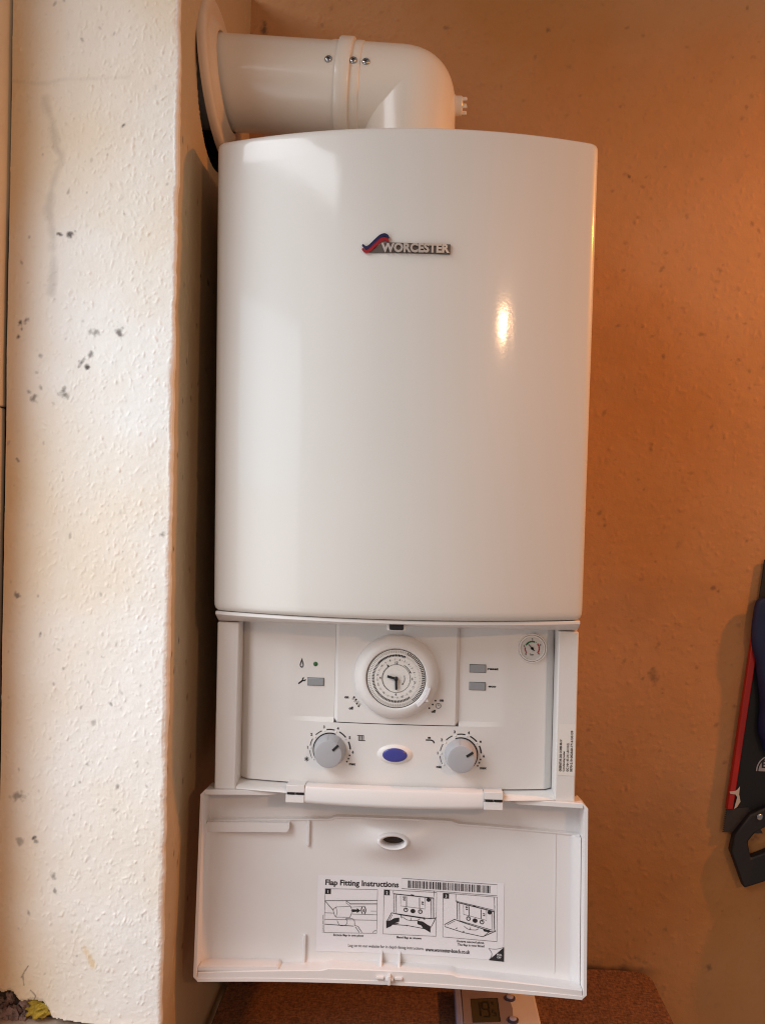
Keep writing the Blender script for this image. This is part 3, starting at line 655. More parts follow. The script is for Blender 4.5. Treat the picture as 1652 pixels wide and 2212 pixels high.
# pressure gauge
gc = (0.1509, 0.1525); y = surf(0.1350, 0.15)-0.0002
gauge = mesh('pressure_gauge', *lathe([(0.0165, -0.0030), (0.0163, 0.0003), (0.0160, 0.0008), (0.0152, 0.0006), (0.0148, -0.0012), (0.0145, 0.0006), (0.0140, 0.0013), (0.0132, 0.0013), (0.0128, 0.0004)], (gc[0], y, gc[1]), (0, -1, 0), 56, cap1=False), PLASTIC, B, smooth=40)
mesh('gauge_face', *lathe([(0.0130, 0.0002), (0.001, 0.0002)], (gc[0], y, gc[1]), (0, -1, 0), 40), mat('gauge_card', (0.60, 0.58, 0.55), 0.4), gauge)
gy = lambda x, z: (x, y-0.0004, z)
g1 = Print(); g1.arc(gc, 0.0078, -128, -85, 0.0011); g1.arc(gc, 0.0078, 50, 128, 0.0013); 
g1.build('gauge_red_band', REDINK, gauge, gy)
g2 = Print(); g2.arc(gc, 0.0075, -62, 22, 0.0017); g2.build('gauge_green_band', GREENINK, gauge, gy)
g3 = Print()
for s, a, r in (('0', -133, 0.0092), ('1', -75, 0.0092), ('2', 0, 0.0102), ('3', 66, 0.0098), ('4', 128, 0.0092)): g3.text(s, (gc[0]+r*math.sin(R(a)), gc[1]+r*math.cos(R(a))), h=0.0024, bold=0.02)
for k in range(17):
    a = -128+16*k; g3.arc(gc, 0.0078, a-1.2, a+1.2, 0.0018, n=1)
g3.ring(gc, 0.0134, 0.00045, 48); g3.text('bar', (gc[0], gc[1]-0.0068), h=0.0022, bold=0.01)
g3.build('gauge_print', INK, gauge, lambda x, z: (x, y-0.0006, z))
nd = Print(); a = R(-42); d = (math.sin(a), math.cos(a)); nd.line([(gc[0]-d[0]*0.0035, gc[1]-d[1]*0.0035), (gc[0], gc[1]), (gc[0]+d[0]*0.0085, gc[1]+d[1]*0.0085)], [0.0013, 0.0012, 0.0004]); nd.disc(gc, 0.0016)
nd.build('gauge_needle', INK, gauge, lambda x, z: (x, y-0.0012, z))

# timer dial
tc_ = (0.0012, 0.1185); ty = mod_y(0.0)
timer = mesh('timer_dome', *lathe([(0.0470, -0.0012), (0.0467, 0.0020), (0.0456, 0.0054), (0.0436, 0.0086), (0.0406, 0.0112), (0.0370, 0.0127), (0.0344, 0.0131), (0.0332, 0.0130), (0.0327, 0.0120), (0.0325, 0.0095)], (tc_[0], ty, tc_[1]), (0, -1, 0), 96, cap1=False), PLASTIC, B, smooth=60)
dy = ty-0.0124
mesh('dial_ring', *lathe([(0.0326, 0.0100), (0.0325, 0.0118), (0.0318, 0.0122), (0.0200, 0.0122), (0.001, 0.0122)], (tc_[0], ty, tc_[1]), (0, -1, 0), 96), DIALW, timer, smooth=40)
U_ = 7.14e-5                      # metres per unit used below for the dial drawing
blk, pal = Print(), Print()
blk.ring(tc_, 449*U_, 0.00060, 96)
for k in range(96):
    a = 360*k/96+1.9; on = 24 < a < 141
    t = R(a); s_, c_ = math.sin(t), math.cos(t)
    seg = lambda r0, r1, w, P: P.line([(tc_[0]+s_*r0*U_, tc_[1]+c_*r0*U_), (tc_[0]+s_*r1*U_, tc_[1]+c_*r1*U_)], w)
    if on: seg(395, 438, 0.00088, blk); seg(352, 375, 0.0003, pal)
    else: seg(338, 372, 0.00088, blk); seg(396, 434, 0.00055, pal)
    if k % 2 == 0: seg(283, 296, 0.00035, pal)
for h in range(1, 25):
    a = (h-6)*15-2.0; a = -a+8
    blk_ = pal if h % 2 else blk
    blk_.text(str(h), (tc_[0]+292*U_*math.sin(R(a)), tc_[1]+292*U_*math.cos(R(a))), h=0.0021, rot=R(-a), bold=0.0)
blk.arc(tc_, 360*U_, -52, 22, 0.0007, n=24)
for s, a in (('12', 0), ('3', 90), ('6', 180), ('9', 270)): blk.text(s, (tc_[0]+244*U_*math.sin(R(a)), tc_[1]+244*U_*math.cos(R(a))), h=0.0027, bold=0.015)
blk.ring(tc_, 215*U_, 0.0004, 64); blk.arc(tc_, 214*U_, -150, -35, 0.00065, n=24)
blk.arc(tc_, 237*U_, 30, 63, 0.0006, n=8)
def head(a, r, s=1.0, fl=1):
    p = Vector((tc_[0]+r*U_*math.sin(R(a)), tc_[1]+r*U_*math.cos(R(a)))); d = Vector((math.cos(R(a)), -math.sin(R(a))))*fl; e = Vector((d.y, -d.x))
    blk.poly([tuple(p+d*0.0022*s), tuple(p+e*0.0008*s), tuple(p-e*0.0008*s)])
head(63, 237); blk.arc(tc_, 130*U_, 68, 125, 0.0005, n=10); head(125, 130)
pa = R(-34); q = Vector((tc_[0]+218*U_*math.sin(pa), tc_[1]+218*U_*math.cos(pa))); d = Vector((math.sin(pa), math.cos(pa))); e = Vector((d.y, -d.x)); blk.poly([tuple(q+d*0.0030), tuple(q+e*0.0012), tuple(q-e*0.0012)])
dl = lambda x, z: (x, dy-0.0003, z)
blk.build('dial_print', INK, timer, dl); pal.build('dial_fine_print', PALEINK, timer, dl)
def hand(name, a, L, w):
    t = R(a); d = Vector((math.sin(t), math.cos(t))); e = Vector((d.y, -d.x)); c = Vector(tc_)
    poly = [c-e*w, c+d*L-e*w, c+d*L+e*w, c+e*w]
    V, F = prism([[tuple(p) for p in poly]], dy-0.0030, dy-0.0014); return bevel(mesh(name, V, F, BLACKP, timer), 0.0004)
hand('hour_hand', -75, 0.0100, 0.00125); hand('minute_hand', 178, 0.0120, 0.00125)
mesh('hand_hub', *lathe([(0.0022, 0.0), (0.0022, 0.0036), (0.0016, 0.0040)], (tc_[0], dy, tc_[1]), (0, -1, 0), 24), BLACKP, timer, smooth=50)
# white override lever
P = smoothpts([(0.0374, 0.1104), (0.0346, 0.1022), (0.0300, 0.0954), (0.0250, 0.0905)], 6)
s = Print(); s.line(P, 0.0034); n = len(s.V)//2
outl = [s.V[2*i] for i in range(n)]+[s.V[2*i+1] for i in reversed(range(n))]
tip = [(0.0353, 0.1000), (0.0366, 0.0948), (0.0310, 0.0948)]
V, F = merge(prism([outl], dy-0.0052, dy+0.0085), prism([tip], dy-0.0040, dy+0.0085)); o = mesh('override_lever', V, F, PAPER, timer); bevel(o, 0.0009)

# rating label on the right frame
pl_ = Print(); pl_.rect(0.1790, 0.1978, 0.0170, 0.0735); lab = pl_.build('rating_label', FILM, B, lambda x, z: (x, -0.2854, z))
lt = Print()
for s, x, z1 in (('GREENSTAR 25Si COMBI Mk IV', 0.1822, 0.0565), ('Condensing boiler', 0.1860, 0.0440), ('GC Nr: 47-311-54 N.G.', 0.1899, 0.0530), ('SS70-210-002560-7716130139', 0.1940, 0.0665)):
    lt.text(s, (x, (z1+0.0215)/2), wd=z1-0.0215, h=0.0025, rot=math.pi/2, bold=0.03)
lt.build('label_print', INK, lab, lambda x, z: (x, -0.2857, z))

# ------------------------------------------------------------------ drop-down flap (local frame: x, depth n, w up; hinged along its top edge)
flap = None
def fdef(x, n, w): return (x, n+0.014*(1-min(1, abs(x)/0.212)**2), w)
def fmesh(name, V, F, m, parent, smooth=False):
    return mesh(name, [fdef(*v) for v in V], F, m, parent, smooth=smooth, local=True)
def fbox(x0, x1, n0, n1, w0, w1, nx=16):
    xs_ = lin(x0, x1, nx); return loft([[(x, n0, w0), (x, n1, w0), (x, n1, w1), (x, n0, w1)] for x in xs_], True, True, True)
# floor with the mound round the oval hole
XO, WO = 0.0013, -0.0556
gx = np.arange(-0.2085, 0.2086, 0.0016); gw = np.arange(-0.2000, -0.0405, 0.0016)
def floor_n(x, w):
    m_ = 0.0155*math.exp(-(abs((x-XO)/0.040)**2.0)-(abs((w-WO)/0.019)**2.2))
    fil = 0.0
    if abs(x) > 0.196: t = (abs(x)-0.196)/0.0125; fil = 0.010*t*t
    if w < -0.188: t = (-0.188-w)/0.012; fil = max(fil, 0.006*t*t)
    return 0.0240-m_-fil
def led(x):
    ax = abs(x-0.001)
    return -0.0335-0.0028*max(0, min(1, (ax-0.066)/0.006))-0.0032*max(0, min(1, (ax-0.074)/0.135))
V = [(x, floor_n(x, w_), w_) for w_ in gw for x in gx]; n = len(gx); F = []
V += [(x, 0.0240, led(x)-0.0006) for x in gx]; gw = np.append(gw, -0.036)
for j in range(len(gw)-1):
    for i in range(n-1):
        cx, cw = gx[i]+0.0008, gw[j]+0.0008
        if ((cx-XO)/0.0148)**2+((cw-WO)/0.0074)**2 < 1: continue
        F.append((j*n+i, j*n+i+1, (j+1)*n+i+1, (j+1)*n+i))
V = [fdef(*v) for v in V]
flap = mesh('flap', V, F, FLAPW, B, smooth=50, local=True)
flap.location = (0, -0.292, -0.0107); flap.rotation_euler = (R(-4.75), 0, 0)
# ring of the hole
def ellring(prof, seg=56):
    return loft([[(XO+a*math.cos(t), n_, WO+b*math.sin(t)) for t in (2*math.pi*i/seg for i in range(seg))] for a, b, n_ in prof])
nb = floor_n(XO, WO)-0.0
V, F = ellring([(0.0190, 0.0100, nb+0.0030), (0.0171, 0.0086, nb-0.0004), (0.0160, 0.0078, nb-0.0016), (0.0145, 0.0069, nb-0.0014), (0.0128, 0.0060, nb+0.0004), (0.0124, 0.0057, nb+0.010), (0.0124, 0.0057, nb+0.016)])
mesh('hole_collar', [fdef(*v) for v in V], F, FLAPW, flap, smooth=60, local=True)
V, F = ellring([(0.0126, 0.0060, nb+0.0155), (0.004, 0.002, nb+0.0156)]); F.append(tuple(range(56, 112)))
mesh('hole_backing', [fdef(*v) for v in V], F, BRICK, flap, local=True)
# upper band, its ledge and the top lip
def led(x):
    ax = abs(x-0.001)
    return -0.0335-0.0028*max(0, min(1, (ax-0.066)/0.006))-0.0032*max(0, min(1, (ax-0.074)/0.135))
xs_ = lin(-0.2085, 0.2085, 90)
V, F = loft([[(x, 0.0300, -0.0015), (x, 0.0300, led(x)+0.0008), (x, 0.0240-0.0012, led(x)), (x, 0.0240-0.0012, led(x)-0.0012), (x, 0.0246, led(x)-0.0040)] for x in xs_], False)
fmesh('upper_band', V, F, FLAPW, flap, 30)
for x0, x1, xn in ((-0.2075, -0.1350, -0.1188), (0.2070, 0.1375, 0.1236)):
    xs_ = lin(x0, x1, 10)+[x1+(xn-x1)*0.98]
    hh = [0.0058]*11+[0.0022]
    V, F = loft([[(x, 0.0+(0.006 if k == 11 else 0), -0.0002), (x, 0.031, -0.0002), (x, 0.031, -h), (x, 0.0+(0.006 if k == 11 else 0), -h)] for k, (x, h) in enumerate(zip(xs_, hh))], True, True, True)
    o = fmesh('top_lip', V, F, FLAPW, flap); bevel(o, 0.0006)
# side walls with chamfered corners, bottom rim
for sg in (-1, 1):
    pts = [(0.0, -0.0055), (0.0, -0.2005)]
    V, F = loft([[(sg*xo, 0.0, wa), (sg*xo, 0.034, wa), (sg*xi, 0.034, wa), (sg*xi, 0.0012, wa), (sg*(xi+0.0006), 0.0, wa)] for xo, xi, wa in ((0.2068, 0.2052, 0.0), (0.2120, 0.2082, -0.0052), (0.2120, 0.2082, -0.2002), (0.2068, 0.2052, -0.2055))], True, True, True)
    o = fmesh('side_wall', V, F, FLAPW, flap, 30)
def brim(x):
    ax = abs(x-0.001); return -0.1905-0.0022*max(0, min(1, (ax-0.068)/0.006))-0.0030*max(0, min(1, (ax-0.074)/0.135))
xs_ = lin(-0.2075, 0.2075, 100)
V, F = loft([[(x, 0.0016, brim(x)), (x, 0.0246, brim(x)-0.0005), (x, 0.0335, -0.2050), (x, 0.0, -0.2055), (x, 0.0, -0.2020), (x, 0.0006, -0.2017), (x, 0.0004, brim(x)-0.0008)] for x in xs_], True, True, True)
fmesh('bottom_rim', V, F, FLAPW, flap, 30)
# tongues, ribs, centre catch
def tongue(x0, x1, w0, w1, n0, n1):
    r = 0.0055; P = [(x0, w0), (x0, w1)]; P += [(x1-r+r*math.sin(R(a)), (w1+r-r*math.cos(R(a))) if w1 < w0 else (w1-r+r*math.cos(R(a)))) for a in range(0, 91, 10)]; P += [(x1, w0)]
    V, F = prism([P], n0, n1); return V, F
V, F = tongue(-0.2075, -0.1160, -0.0400, -0.0505, 0.0165, 0.0245); bevel(fmesh('tongue', V, F, FLAPW, flap), 0.0012)
V, F = tongue(-0.2075, -0.1195, -0.1945, -0.1905, 0.0020, 0.0245); bevel(fmesh('tongue', V, F, FLAPW, flap), 0.0012)
for x0, wa, wb_ in ((-0.0950, -0.0385, -0.0665), (-0.0957, -0.1640, -0.1945)):
    V, F = fbox(x0-0.0016, x0+0.0016, 0.0205, 0.026, wb_, wa, 2); bevel(fmesh('rib', V, F, FLAPW, flap), 0.0007)
for x in (-0.0092, 0.0110):
    V = [(x+d, n_, w_) for d in (-0.0013, 0.0013) for n_, w_ in ((0.0235, -0.1790), (0.0030, -0.1960), (0.0000, -0.1995), (0.0235, -0.1995))]
    F = [(0, 1, 2, 3), (7, 6, 5, 4), (0, 4, 5, 1), (1, 5, 6, 2), (2, 6, 7, 3), (3, 7, 4, 0)]; bevel(fmesh('catch_fin', V, F, FLAPW, flap), 0.0005)
    V, F = fbox(x-0.0042, x+0.0042, -0.0022, 0.001, -0.1995, -0.1965, 2); bevel(fmesh('catch_foot', V, F, FLAPW, flap), 0.0006)
V, F = merge(fbox(-0.0005, 0.0025, -0.006, 0.004, -0.2035, -0.1935, 2), fbox(-0.0034, 0.0054, -0.0045, 0.003, -0.1998, -0.1972, 2)); bevel(fmesh('catch_peg', V, F, FLAPW, flap), 0.0005)
# mould line on the right of the floor
V, F = fbox(0.1810, 0.1822, 0.0234, 0.0245, -0.1935, -0.0415, 1); fmesh('mould_line', V, F, FLAPW, flap)
# hinge barrel along the middle of the top edge, with slotted end blocks
xs_ = lin(-0.0960, 0.0990, 30); prof = [(0.020, 0.0085), (0.0065, 0.0085), (0.0040, 0.0078), (0.0028, 0.0060), (0.0027, -0.0050)]+[(0.0072-0.0045*math.cos(R(a)), -0.0058-0.0046*math.sin(R(a))) for a in range(0, 91, 15)]+[(0.020, -0.0104)]
V, F = loft([[(x, n_, w_) for n_, w_ in prof] for x in xs_], True, True, True)
V = [(x, n_-0.0095+0.436*x*x, w_-(0.0014*(1-(x/0.1)**2) if w_ < 0 else 0)) for x, n_, w_ in V]
mesh('hinge_bar', V, F, FLAPW, flap, smooth=40, local=True)
for x0, x1 in ((-0.1168, -0.0965), (0.0995, 0.1200)):
    V, F = boxvf(x0, x1, 0.0002, 0.022, -0.0098, 0.0088); mesh('hinge_block', V, F, FLAPW, flap, local=True)
    V, F = merge(boxvf(x0, x1, -0.0030, 0.012, 0.0012, 0.0090), boxvf(x0, x1, -0.0030, 0.012, -0.0098, -0.0012)); bevel(mesh('hinge_cheek', V, F, FLAPW, flap, local=True), 0.0005)
    xm_ = (x0+x1)/2
    V, F = merge(boxvf(x0+0.0012, xm_-0.0009, -0.0036, 0.012, -0.0009, 0.0009), boxvf(xm_+0.0009, x1-0.0006, -0.0036, 0.012, -0.0009, 0.0009)); mesh('hinge_slot', V, F, GAP, flap, local=True)

# fitting-instruction sticker: drawn in the units of its own artwork (1573 x 644)
SX0, SX1, SW0, SW1 = -0.0828, 0.1263, -0.0986, -0.1822
PST = {}
def sheet(nm):
    global ip
    ip = PST.setdefault(nm, Print())
def st(cx, cy):
    dx, dy_ = cx-42, cy-68; u = (644*dx+17*dy_)/1014151; v = (1573*dy_-67*dx)/1014151
    return (SX0+(SX1-SX0)*u, SW0+(SW1-SW0)*v)
def on_floor(h): return lambda x, w_: fdef(x, floor_n(x, w_)-h, w_)
sp = Print()
for i in range(14):
    for j in range(6):
        a, b, c_, d_ = SX0+(SX1-SX0)*i/14, SX0+(SX1-SX0)*(i+1)/14, SW0+(SW1-SW0)*j/6, SW0+(SW1-SW0)*(j+1)/6
        sp.poly([(a, d_), (b, d_), (b, c_), (a, c_)])
sticker = sp.build('sticker', PAPER, flap, on_floor(0.0004), local=True)
wp = Print(); sheet('sticker_title'); K = (SX1-SX0)/1573
L = lambda pts, w_=3.2, closed=False: ip.line([st(*p) for p in pts], w_*K, closed)
Fp = lambda pts: ip.poly([st(*p) for p in pts])
TH = -math.atan2(0, 1)
T = lambda s, x, y, wd, h, b=0.0, al='C': ip.text(s, st(x, y), wd=wd*K, h=h*K, bold=b, align=al)
T('Flap Fitting Instructions', 415, 152, 622, 62, 0.025)
sheet('barcode'); L([(752, 103), (1556, 147), (1553, 240), (751, 190)], 3, True)
rb = np.random.default_rng(3); x = 806.0
while x < 1500:
    wd = float(rb.choice([4, 4, 7, 11])); y0 = 122+(x-806)*0.0535; Fp([(x, y0), (x+wd, y0+0.3), (x+wd-1, y0+62), (x-1, y0+62)]); x += wd+float(rb.choice([5, 5, 8, 10]))
sheet('picture_frames')
for q in ([(103, 186), (547, 199), (538, 568), (93, 556)], [(603, 200), (1047, 222), (1039, 590), (593, 572)], [(1102, 226), (1554, 252), (1547, 622), (1096, 594)]): L(q, 3.4, True)
for x, y, s in ((103, 187, '1'), (603, 202, '2'), (1103, 227, '3')):
    Fp([(x, y), (x+48, y+2), (x+47, y+46), (x-1, y+44)]); nw = Print(); nw.text(s, st(x+24, y+24), h=25*K, bold=0.02); nw.build('picture_number', PAPER, flap, on_floor(0.0010), local=True)
sheet('picture_of_pivot')
L([(98, 288), (545, 290)], 4); L([(310, 318), (543, 320)], 6); L([(282, 292), (320, 322)], 4); L([(282, 292), (282, 312), (318, 338)], 3); L([(103, 292), (172, 372)], 4.5); L([(98, 390), (175, 394)], 3.5)
L(smoothpts([(192, 345), (172, 362), (178, 400), (192, 428)], 5), 3.5); L([(192, 343), (318, 338)], 3); L([(192, 428), (312, 432)], 3); L([(318, 338), (328, 365), (326, 398), (312, 432)], 3.5); L(smoothpts([(192, 343), (204, 385), (192, 428)], 4), 2.5)
L([(320, 372), (370, 374)], 3); Fp([(332, 364), (372, 366), (372, 354), (402, 376), (371, 396), (372, 384), (332, 388)])
L([(320, 345), (440, 341)], 2.5); L([(330, 404), (540, 412)], 3); L(smoothpts([(418, 342), (408, 372), (418, 402)], 4), 7); L(smoothpts([(436, 342), (447, 372), (436, 405)], 4), 7)
ip.ring(st(429, 375), 9*K, 5*K, 16, sx=0.6); L([(490, 380), (536, 381)], 3); L([(98, 445), (538, 458)], 3); L([(98, 486), (345, 506)], 5); L(smoothpts([(275, 440), (290, 465), (280, 492), (250, 502), (222, 494), (204, 458)], 5), 3.5)
L(smoothpts([(280, 440), (330, 442), (350, 462), (352, 500)], 5), 3.5); L([(352, 500), (380, 508), (414, 560)], 4); L([(358, 512), (392, 560)], 4); L(smoothpts([(505, 562), (518, 548), (534, 544)], 3), 3)
def boiler_sketch(m):
    """outline of the boiler with the flap open, drawn through the map m"""
    for pts, w_, c_ in ([[(0, 0), (0, 22), (345, 58), (345, 0)], 4, 0], [[(0, 22), (345, 58)], 7, 0], [[(25, 30), (25, 190), (318, 232), (318, 58)], 5, 0], [[(4, 26), (4, 180)], 4, 0], [[(340, 58), (340, 225)], 6, 0],
                        [[(62, 40), (62, 125), (270, 150), (270, 56)], 3, 0], [[(112, 44), (112, 132)], 5, 0], [[(222, 56), (222, 146)], 5, 0], [[(150, 30), (176, 36)], 8, 0]):
        L([m(*p) for p in pts], w_)
    for x, y in ((106, 158), (228, 172)): ip.ring(st(*m(x, y)), 15*K, 7*K, 18); L([m(x, y), m(x+4, y-14)], 4)
    ip.disc(st(*m(298, 72)), 17*K, 14); ip.disc(st(*m(166, 168)), 18*K, 14, sx=1.15)
    for x, y in ((92, 58), (92, 74), (248, 92), (248, 108)): Fp([m(x-9, y-5), m(x+9, y-3), m(x+9, y+6), m(x-9, y+4)])
    ip.ring(st(*m(92, 50)), 8*K, 3*K, 12)
sheet('picture_of_bending')
m2 = lambda x, y: (680+x, 212+y)
boiler_sketch(m2)
L([(665, 395), (625, 470), (640, 490), (800, 502), (985, 535), (1022, 470), (1038, 430)], 5); L([(665, 395), (740, 412), (930, 440), (1030, 440)], 6); L([(672, 410), (640, 472)], 3); L(smoothpts([(760, 430), (800, 455), (870, 460), (905, 445)], 5), 4); L([(828, 435), (828, 462)], 3); L([(745, 405), (750, 440)], 7); L([(935, 432), (945, 452)], 8)
Fp([(730, 436), (690, 440), (650, 462), (620, 460), (620, 526), (660, 508), (680, 488), (730, 468)]); Fp([(884, 460), (930, 468), (970, 495), (992, 505), (993, 560), (930, 522), (915, 500), (884, 490)]); L([(676, 490), (726, 482)], 6); ip.disc(st(797, 502), 5*K, 8)
sheet('picture_of_fitted_flap')
L([(1208, 236), (1208, 292), (1530, 362), (1530, 255)], 4); boiler_sketch(lambda x, y: (1215+x*0.92, 282+y*0.90+x*0.115))
L([(1195, 445), (1112, 490), (1116, 508), (1260, 552), (1430, 585), (1540, 535)], 5); L([(1195, 445), (1290, 478), (1400, 510), (1500, 540)], 6); L([(1200, 458), (1135, 492)], 3); L(smoothpts([(1275, 500), (1310, 525), (1370, 530), (1398, 518)], 5), 4); L([(1330, 508), (1325, 530)], 3); Fp([(1430, 515), (1490, 530), (1486, 548), (1440, 540)]); L([(1205, 522), (1220, 516)], 5); L([(1440, 580), (1480, 545), (1538, 530)], 4); ip.disc(st(1271, 545), 5*K, 8)
sheet('sticker_captions'); T('Engage flap in one pivot', 300, 585, 254, 24, 0.02); T('Bend flap as shown', 812, 607, 206, 24, 0.02); T('Engage second pivot.', 1330, 634, 228, 24, 0.02); T('The flap is now fitted', 1330, 662, 222, 24, 0.02)
T('Log on to our website for in depth fitting instructions.', 618, 684, 640, 32, 0.0); T('www.worcester-bosch.co.uk', 1136, 708, 374, 32, 0.02)
sheet('peel_corner'); Fp([(1605, 668), (1603, 787), (1478, 778)]); L(smoothpts([(1480, 682), (1502, 715), (1500, 750), (1480, 778)], 6), 3.5); L(smoothpts([(1480, 682), (1540, 685), (1605, 668)], 5), 3)
wp.text('PEEL', st(1568, 730), wd=42*K, h=15*K, bold=0.01); wp.text('OFF', st(1564, 752), wd=34*K, h=15*K, bold=0.01)
sheet('sticker_captions'); ip.text('8 716 771 459a (2009)', st(84, 482), wd=145*K, h=9*K, rot=math.pi/2)
for nm in PST: PST[nm].build(nm, INK, flap, on_floor(0.0007), local=True)
wp.build('peel_words', PAPER, flap, on_floor(0.0010), local=True)

# ------------------------------------------------------------------ flue
TL = R(4.0); AX = Vector((math.cos(TL), 0, -math.sin(TL))); UP = Vector((math.sin(TL), 0, math.cos(TL)))
O = Vector((0.0, -0.200, 0.7960)); RR = 0.0545
flue = thing('flue_pipe', 'white flue pipe with elbow running from the boiler top into the wall', 'flue', (0, -0.2, 0.70))
V, F = lathe([(0.0535, -0.34), (0.0537, -0.095), (0.0548, -0.0905), (0.0548, -0.084)], O, AX, 72, False, False); mesh('pipe', V, F, FLUEW, flue, smooth=40)
V, F = lathe([(0.0545, -0.0845), (0.0585, -0.0840), (0.0590, -0.0830), (0.0590, -0.0690), (0.0584, -0.0680), (0.0552, -0.0676)], O, AX, 72, False, False); mesh('collar', V, F, FLUEW, flue, smooth=40)
V, F = lathe([(0.0535, -0.0690), (0.0552, -0.0685), (0.0556, -0.0640), (0.0556, -0.0572), (0.0550, -0.0562), (0.0540, -0.0558)], O, AX, 72, False, False); mesh('socket', V, F, FLUEW, flue, smooth=40)
# elbow: sharp mitre on the inside of the bend, rounded on the outside
rings = []; SEG = 96
paths = []
for k in range(SEG):
    ph = 2*math.pi*k/SEG; d = RR*math.cos(ph); e = RR*math.sin(ph); side = Vector((0, -e, 0))
    nx = Vector((1, 0, 0)); dn = Vector((0, 0, -1))
    # corner: on the horizontal leg line (O + d*UP) and the vertical leg line (O + d*nx)
    p = O+UP*d; t = (O.x+d-p.x)/AX.x; cor = p+AX*t+side
    r = max(0.0012, (d+0.006)*1.02)
    a = cor-AX*r; b = cor+dn*r
    s0 = O+AX*(-0.0565)+UP*d+side
    if (a-s0).dot(AX) < 0: a = s0+AX*0.0005
    P = [s0, s0.lerp(a, 0.5)]
    for i in range(13):
        u = i/12; P.append(a*(1-u)**2+cor*(2*u*(1-u)*0.92)+(a+b)*0.5*(2*u*(1-u)*0.08)+b*u*u)
    end = Vector((O.x+d, O.y-e, 0.690)); P += [P[-1].lerp(end, 0.5), end]
    paths.append(P)
rings = [[tuple(paths[k][i]) for k in range(SEG)] for i in range(len(paths[0]))]
V, F = loft(rings); mesh('elbow', V, F, FLUEW, flue, smooth=28)
def screw(s, R0, up=0.0105, m=STEEL):
    c = O+AX*s; e = math.sqrt(R0*R0-up*up); nrm = (UP*up+Vector((0, -e, 0))).normalized(); c = c+UP*up+Vector((0, -e, 0))
    sw = mesh('screw', *lathe([(0.0044, -0.0004), (0.0043, 0.0008), (0.0034, 0.0018), (0.0016, 0.0022)], c, nrm, 20), m, flue, smooth=50)
    q = Print(); t = Vector((1, 0, 0)); t = (t-nrm*t.dot(nrm)).normalized(); b = nrm.cross(t); c2 = c+nrm*0.0024
    V = []; F = []
    for ang in (0.5, 0.5+math.pi/2):
        d = t*math.cos(ang)+b*math.sin(ang); e_ = nrm.cross(d); n0 = len(V)
        V += [tuple(c2+d*x+e_*y_) for x, y_ in ((-0.0024, -0.0004), (0.0024, -0.0004), (0.0024, 0.0004), (-0.0024, 0.0004))]; F.append((n0, n0+1, n0+2, n0+3))
    mesh('screw_slot', V, F, GAP, sw)
screw(-0.0925, 0.0546); screw(-0.0640, 0.0556); screw(-0.0498, 0.0545)
V, F = lathe([(0.0125, -0.004), (0.0125, 0.0015), (0.0112, 0.0018), (0.0112, 0.0085), (0.0098, 0.0100), (0.0070, 0.0100)], (0.0530, -0.200, 0.7845), (1, 0, 0), 32)
V2 = []
for k in range(6): V2.append(lathe([(0.0018, 0.0095), (0.0018, 0.0145), (0.0012, 0.0150)], (0.0530, -0.200+0.0088*math.cos(R(60*k+30)), 0.7845+0.0088*math.sin(R(60*k+30))), (1, 0, 0), 8))
mesh('test_plug', *merge((V, F), *V2), FLUEW, flue, smooth=40)
# rubber wall seal, leaning off the wall
ax = Vector((math.cos(R(5)), 0, math.sin(R(5)))); c = Vector((-0.2275, -0.205, 0.8085))
V, F = lathe([(0.0902, -0.0035), (0.0910, 0.0), (0.0903, 0.0040), (0.0880, 0.0062), (0.0830, 0.0066), (0.0740, 0.0050), (0.0690, 0.0050), (0.0640, 0.0085), (0.0600, 0.0110), (0.0560, 0.0105), (0.0548, 0.006)], c, ax, 80, False, False); mesh('wall_seal', V, F, RUBBER, flue, smooth=50)

# ------------------------------------------------------------------ room thermostat lying on the table
TH_ = thing('room_thermostat', 'white digital room thermostat with dark screen lying on the brown table', 'thermostat', (0.13, -0.16, -0.34))
z0, z1 = -0.3385, -0.3180
box('case', 0.0895, 0.1838, -0.2050, -0.0900, z0, z1, STATW, TH_, 0.003, seg=3)
box('clear_edge', 0.0805, 0.0892, -0.2050, -0.0900, z0+0.002, z1+0.0005, STATB, TH_, 0.002)
pp = Print(); pp.poly([(0.0900, -0.2040), (0.1490, -0.2040), (0.1500, -0.18), (0.1520, -0.155), (0.1500, -0.1336), (0.1480, -0.0910), (0.0900, -0.0910)])
zl = lambda h: (lambda x, y_: (x, y_, z1+h)); pn = pp.build('face_panel', STATP, TH_, zl(0.0004))
lp = Print(); lp.poly([(0.1003, -0.1890), (0.1338, -0.1845), (0.1347, -0.1345), (0.1004, -0.1395)]); lp.build('screen', LCD, TH_, zl(0.0008))
sb = Print(); sb.line([(0.1003, -0.1395), (0.1347, -0.1345), (0.1338, -0.1845)], 0.0014); sb.build('screen_bezel', GAP, TH_, zl(0.0010))
dg = Print()
def seg7(x, y_, w_, h, on, t):
    pts = {'a': ((x, y_+h), (x+w_, y_+h)), 'b': ((x+w_, y_+h), (x+w_, y_+h/2)), 'c': ((x+w_, y_+h/2), (x+w_, y_)), 'd': ((x, y_), (x+w_, y_)), 'e': ((x, y_+h/2), (x, y_)), 'f': ((x, y_+h), (x, y_+h/2)), 'g': ((x, y_+h/2), (x+w_, y_+h/2))}
    for s_ in on:
        a, b = Vector(pts[s_][0]), Vector(pts[s_][1]); d = (b-a)*0.07; dg.line([tuple(a+d), tuple(b-d)], t)
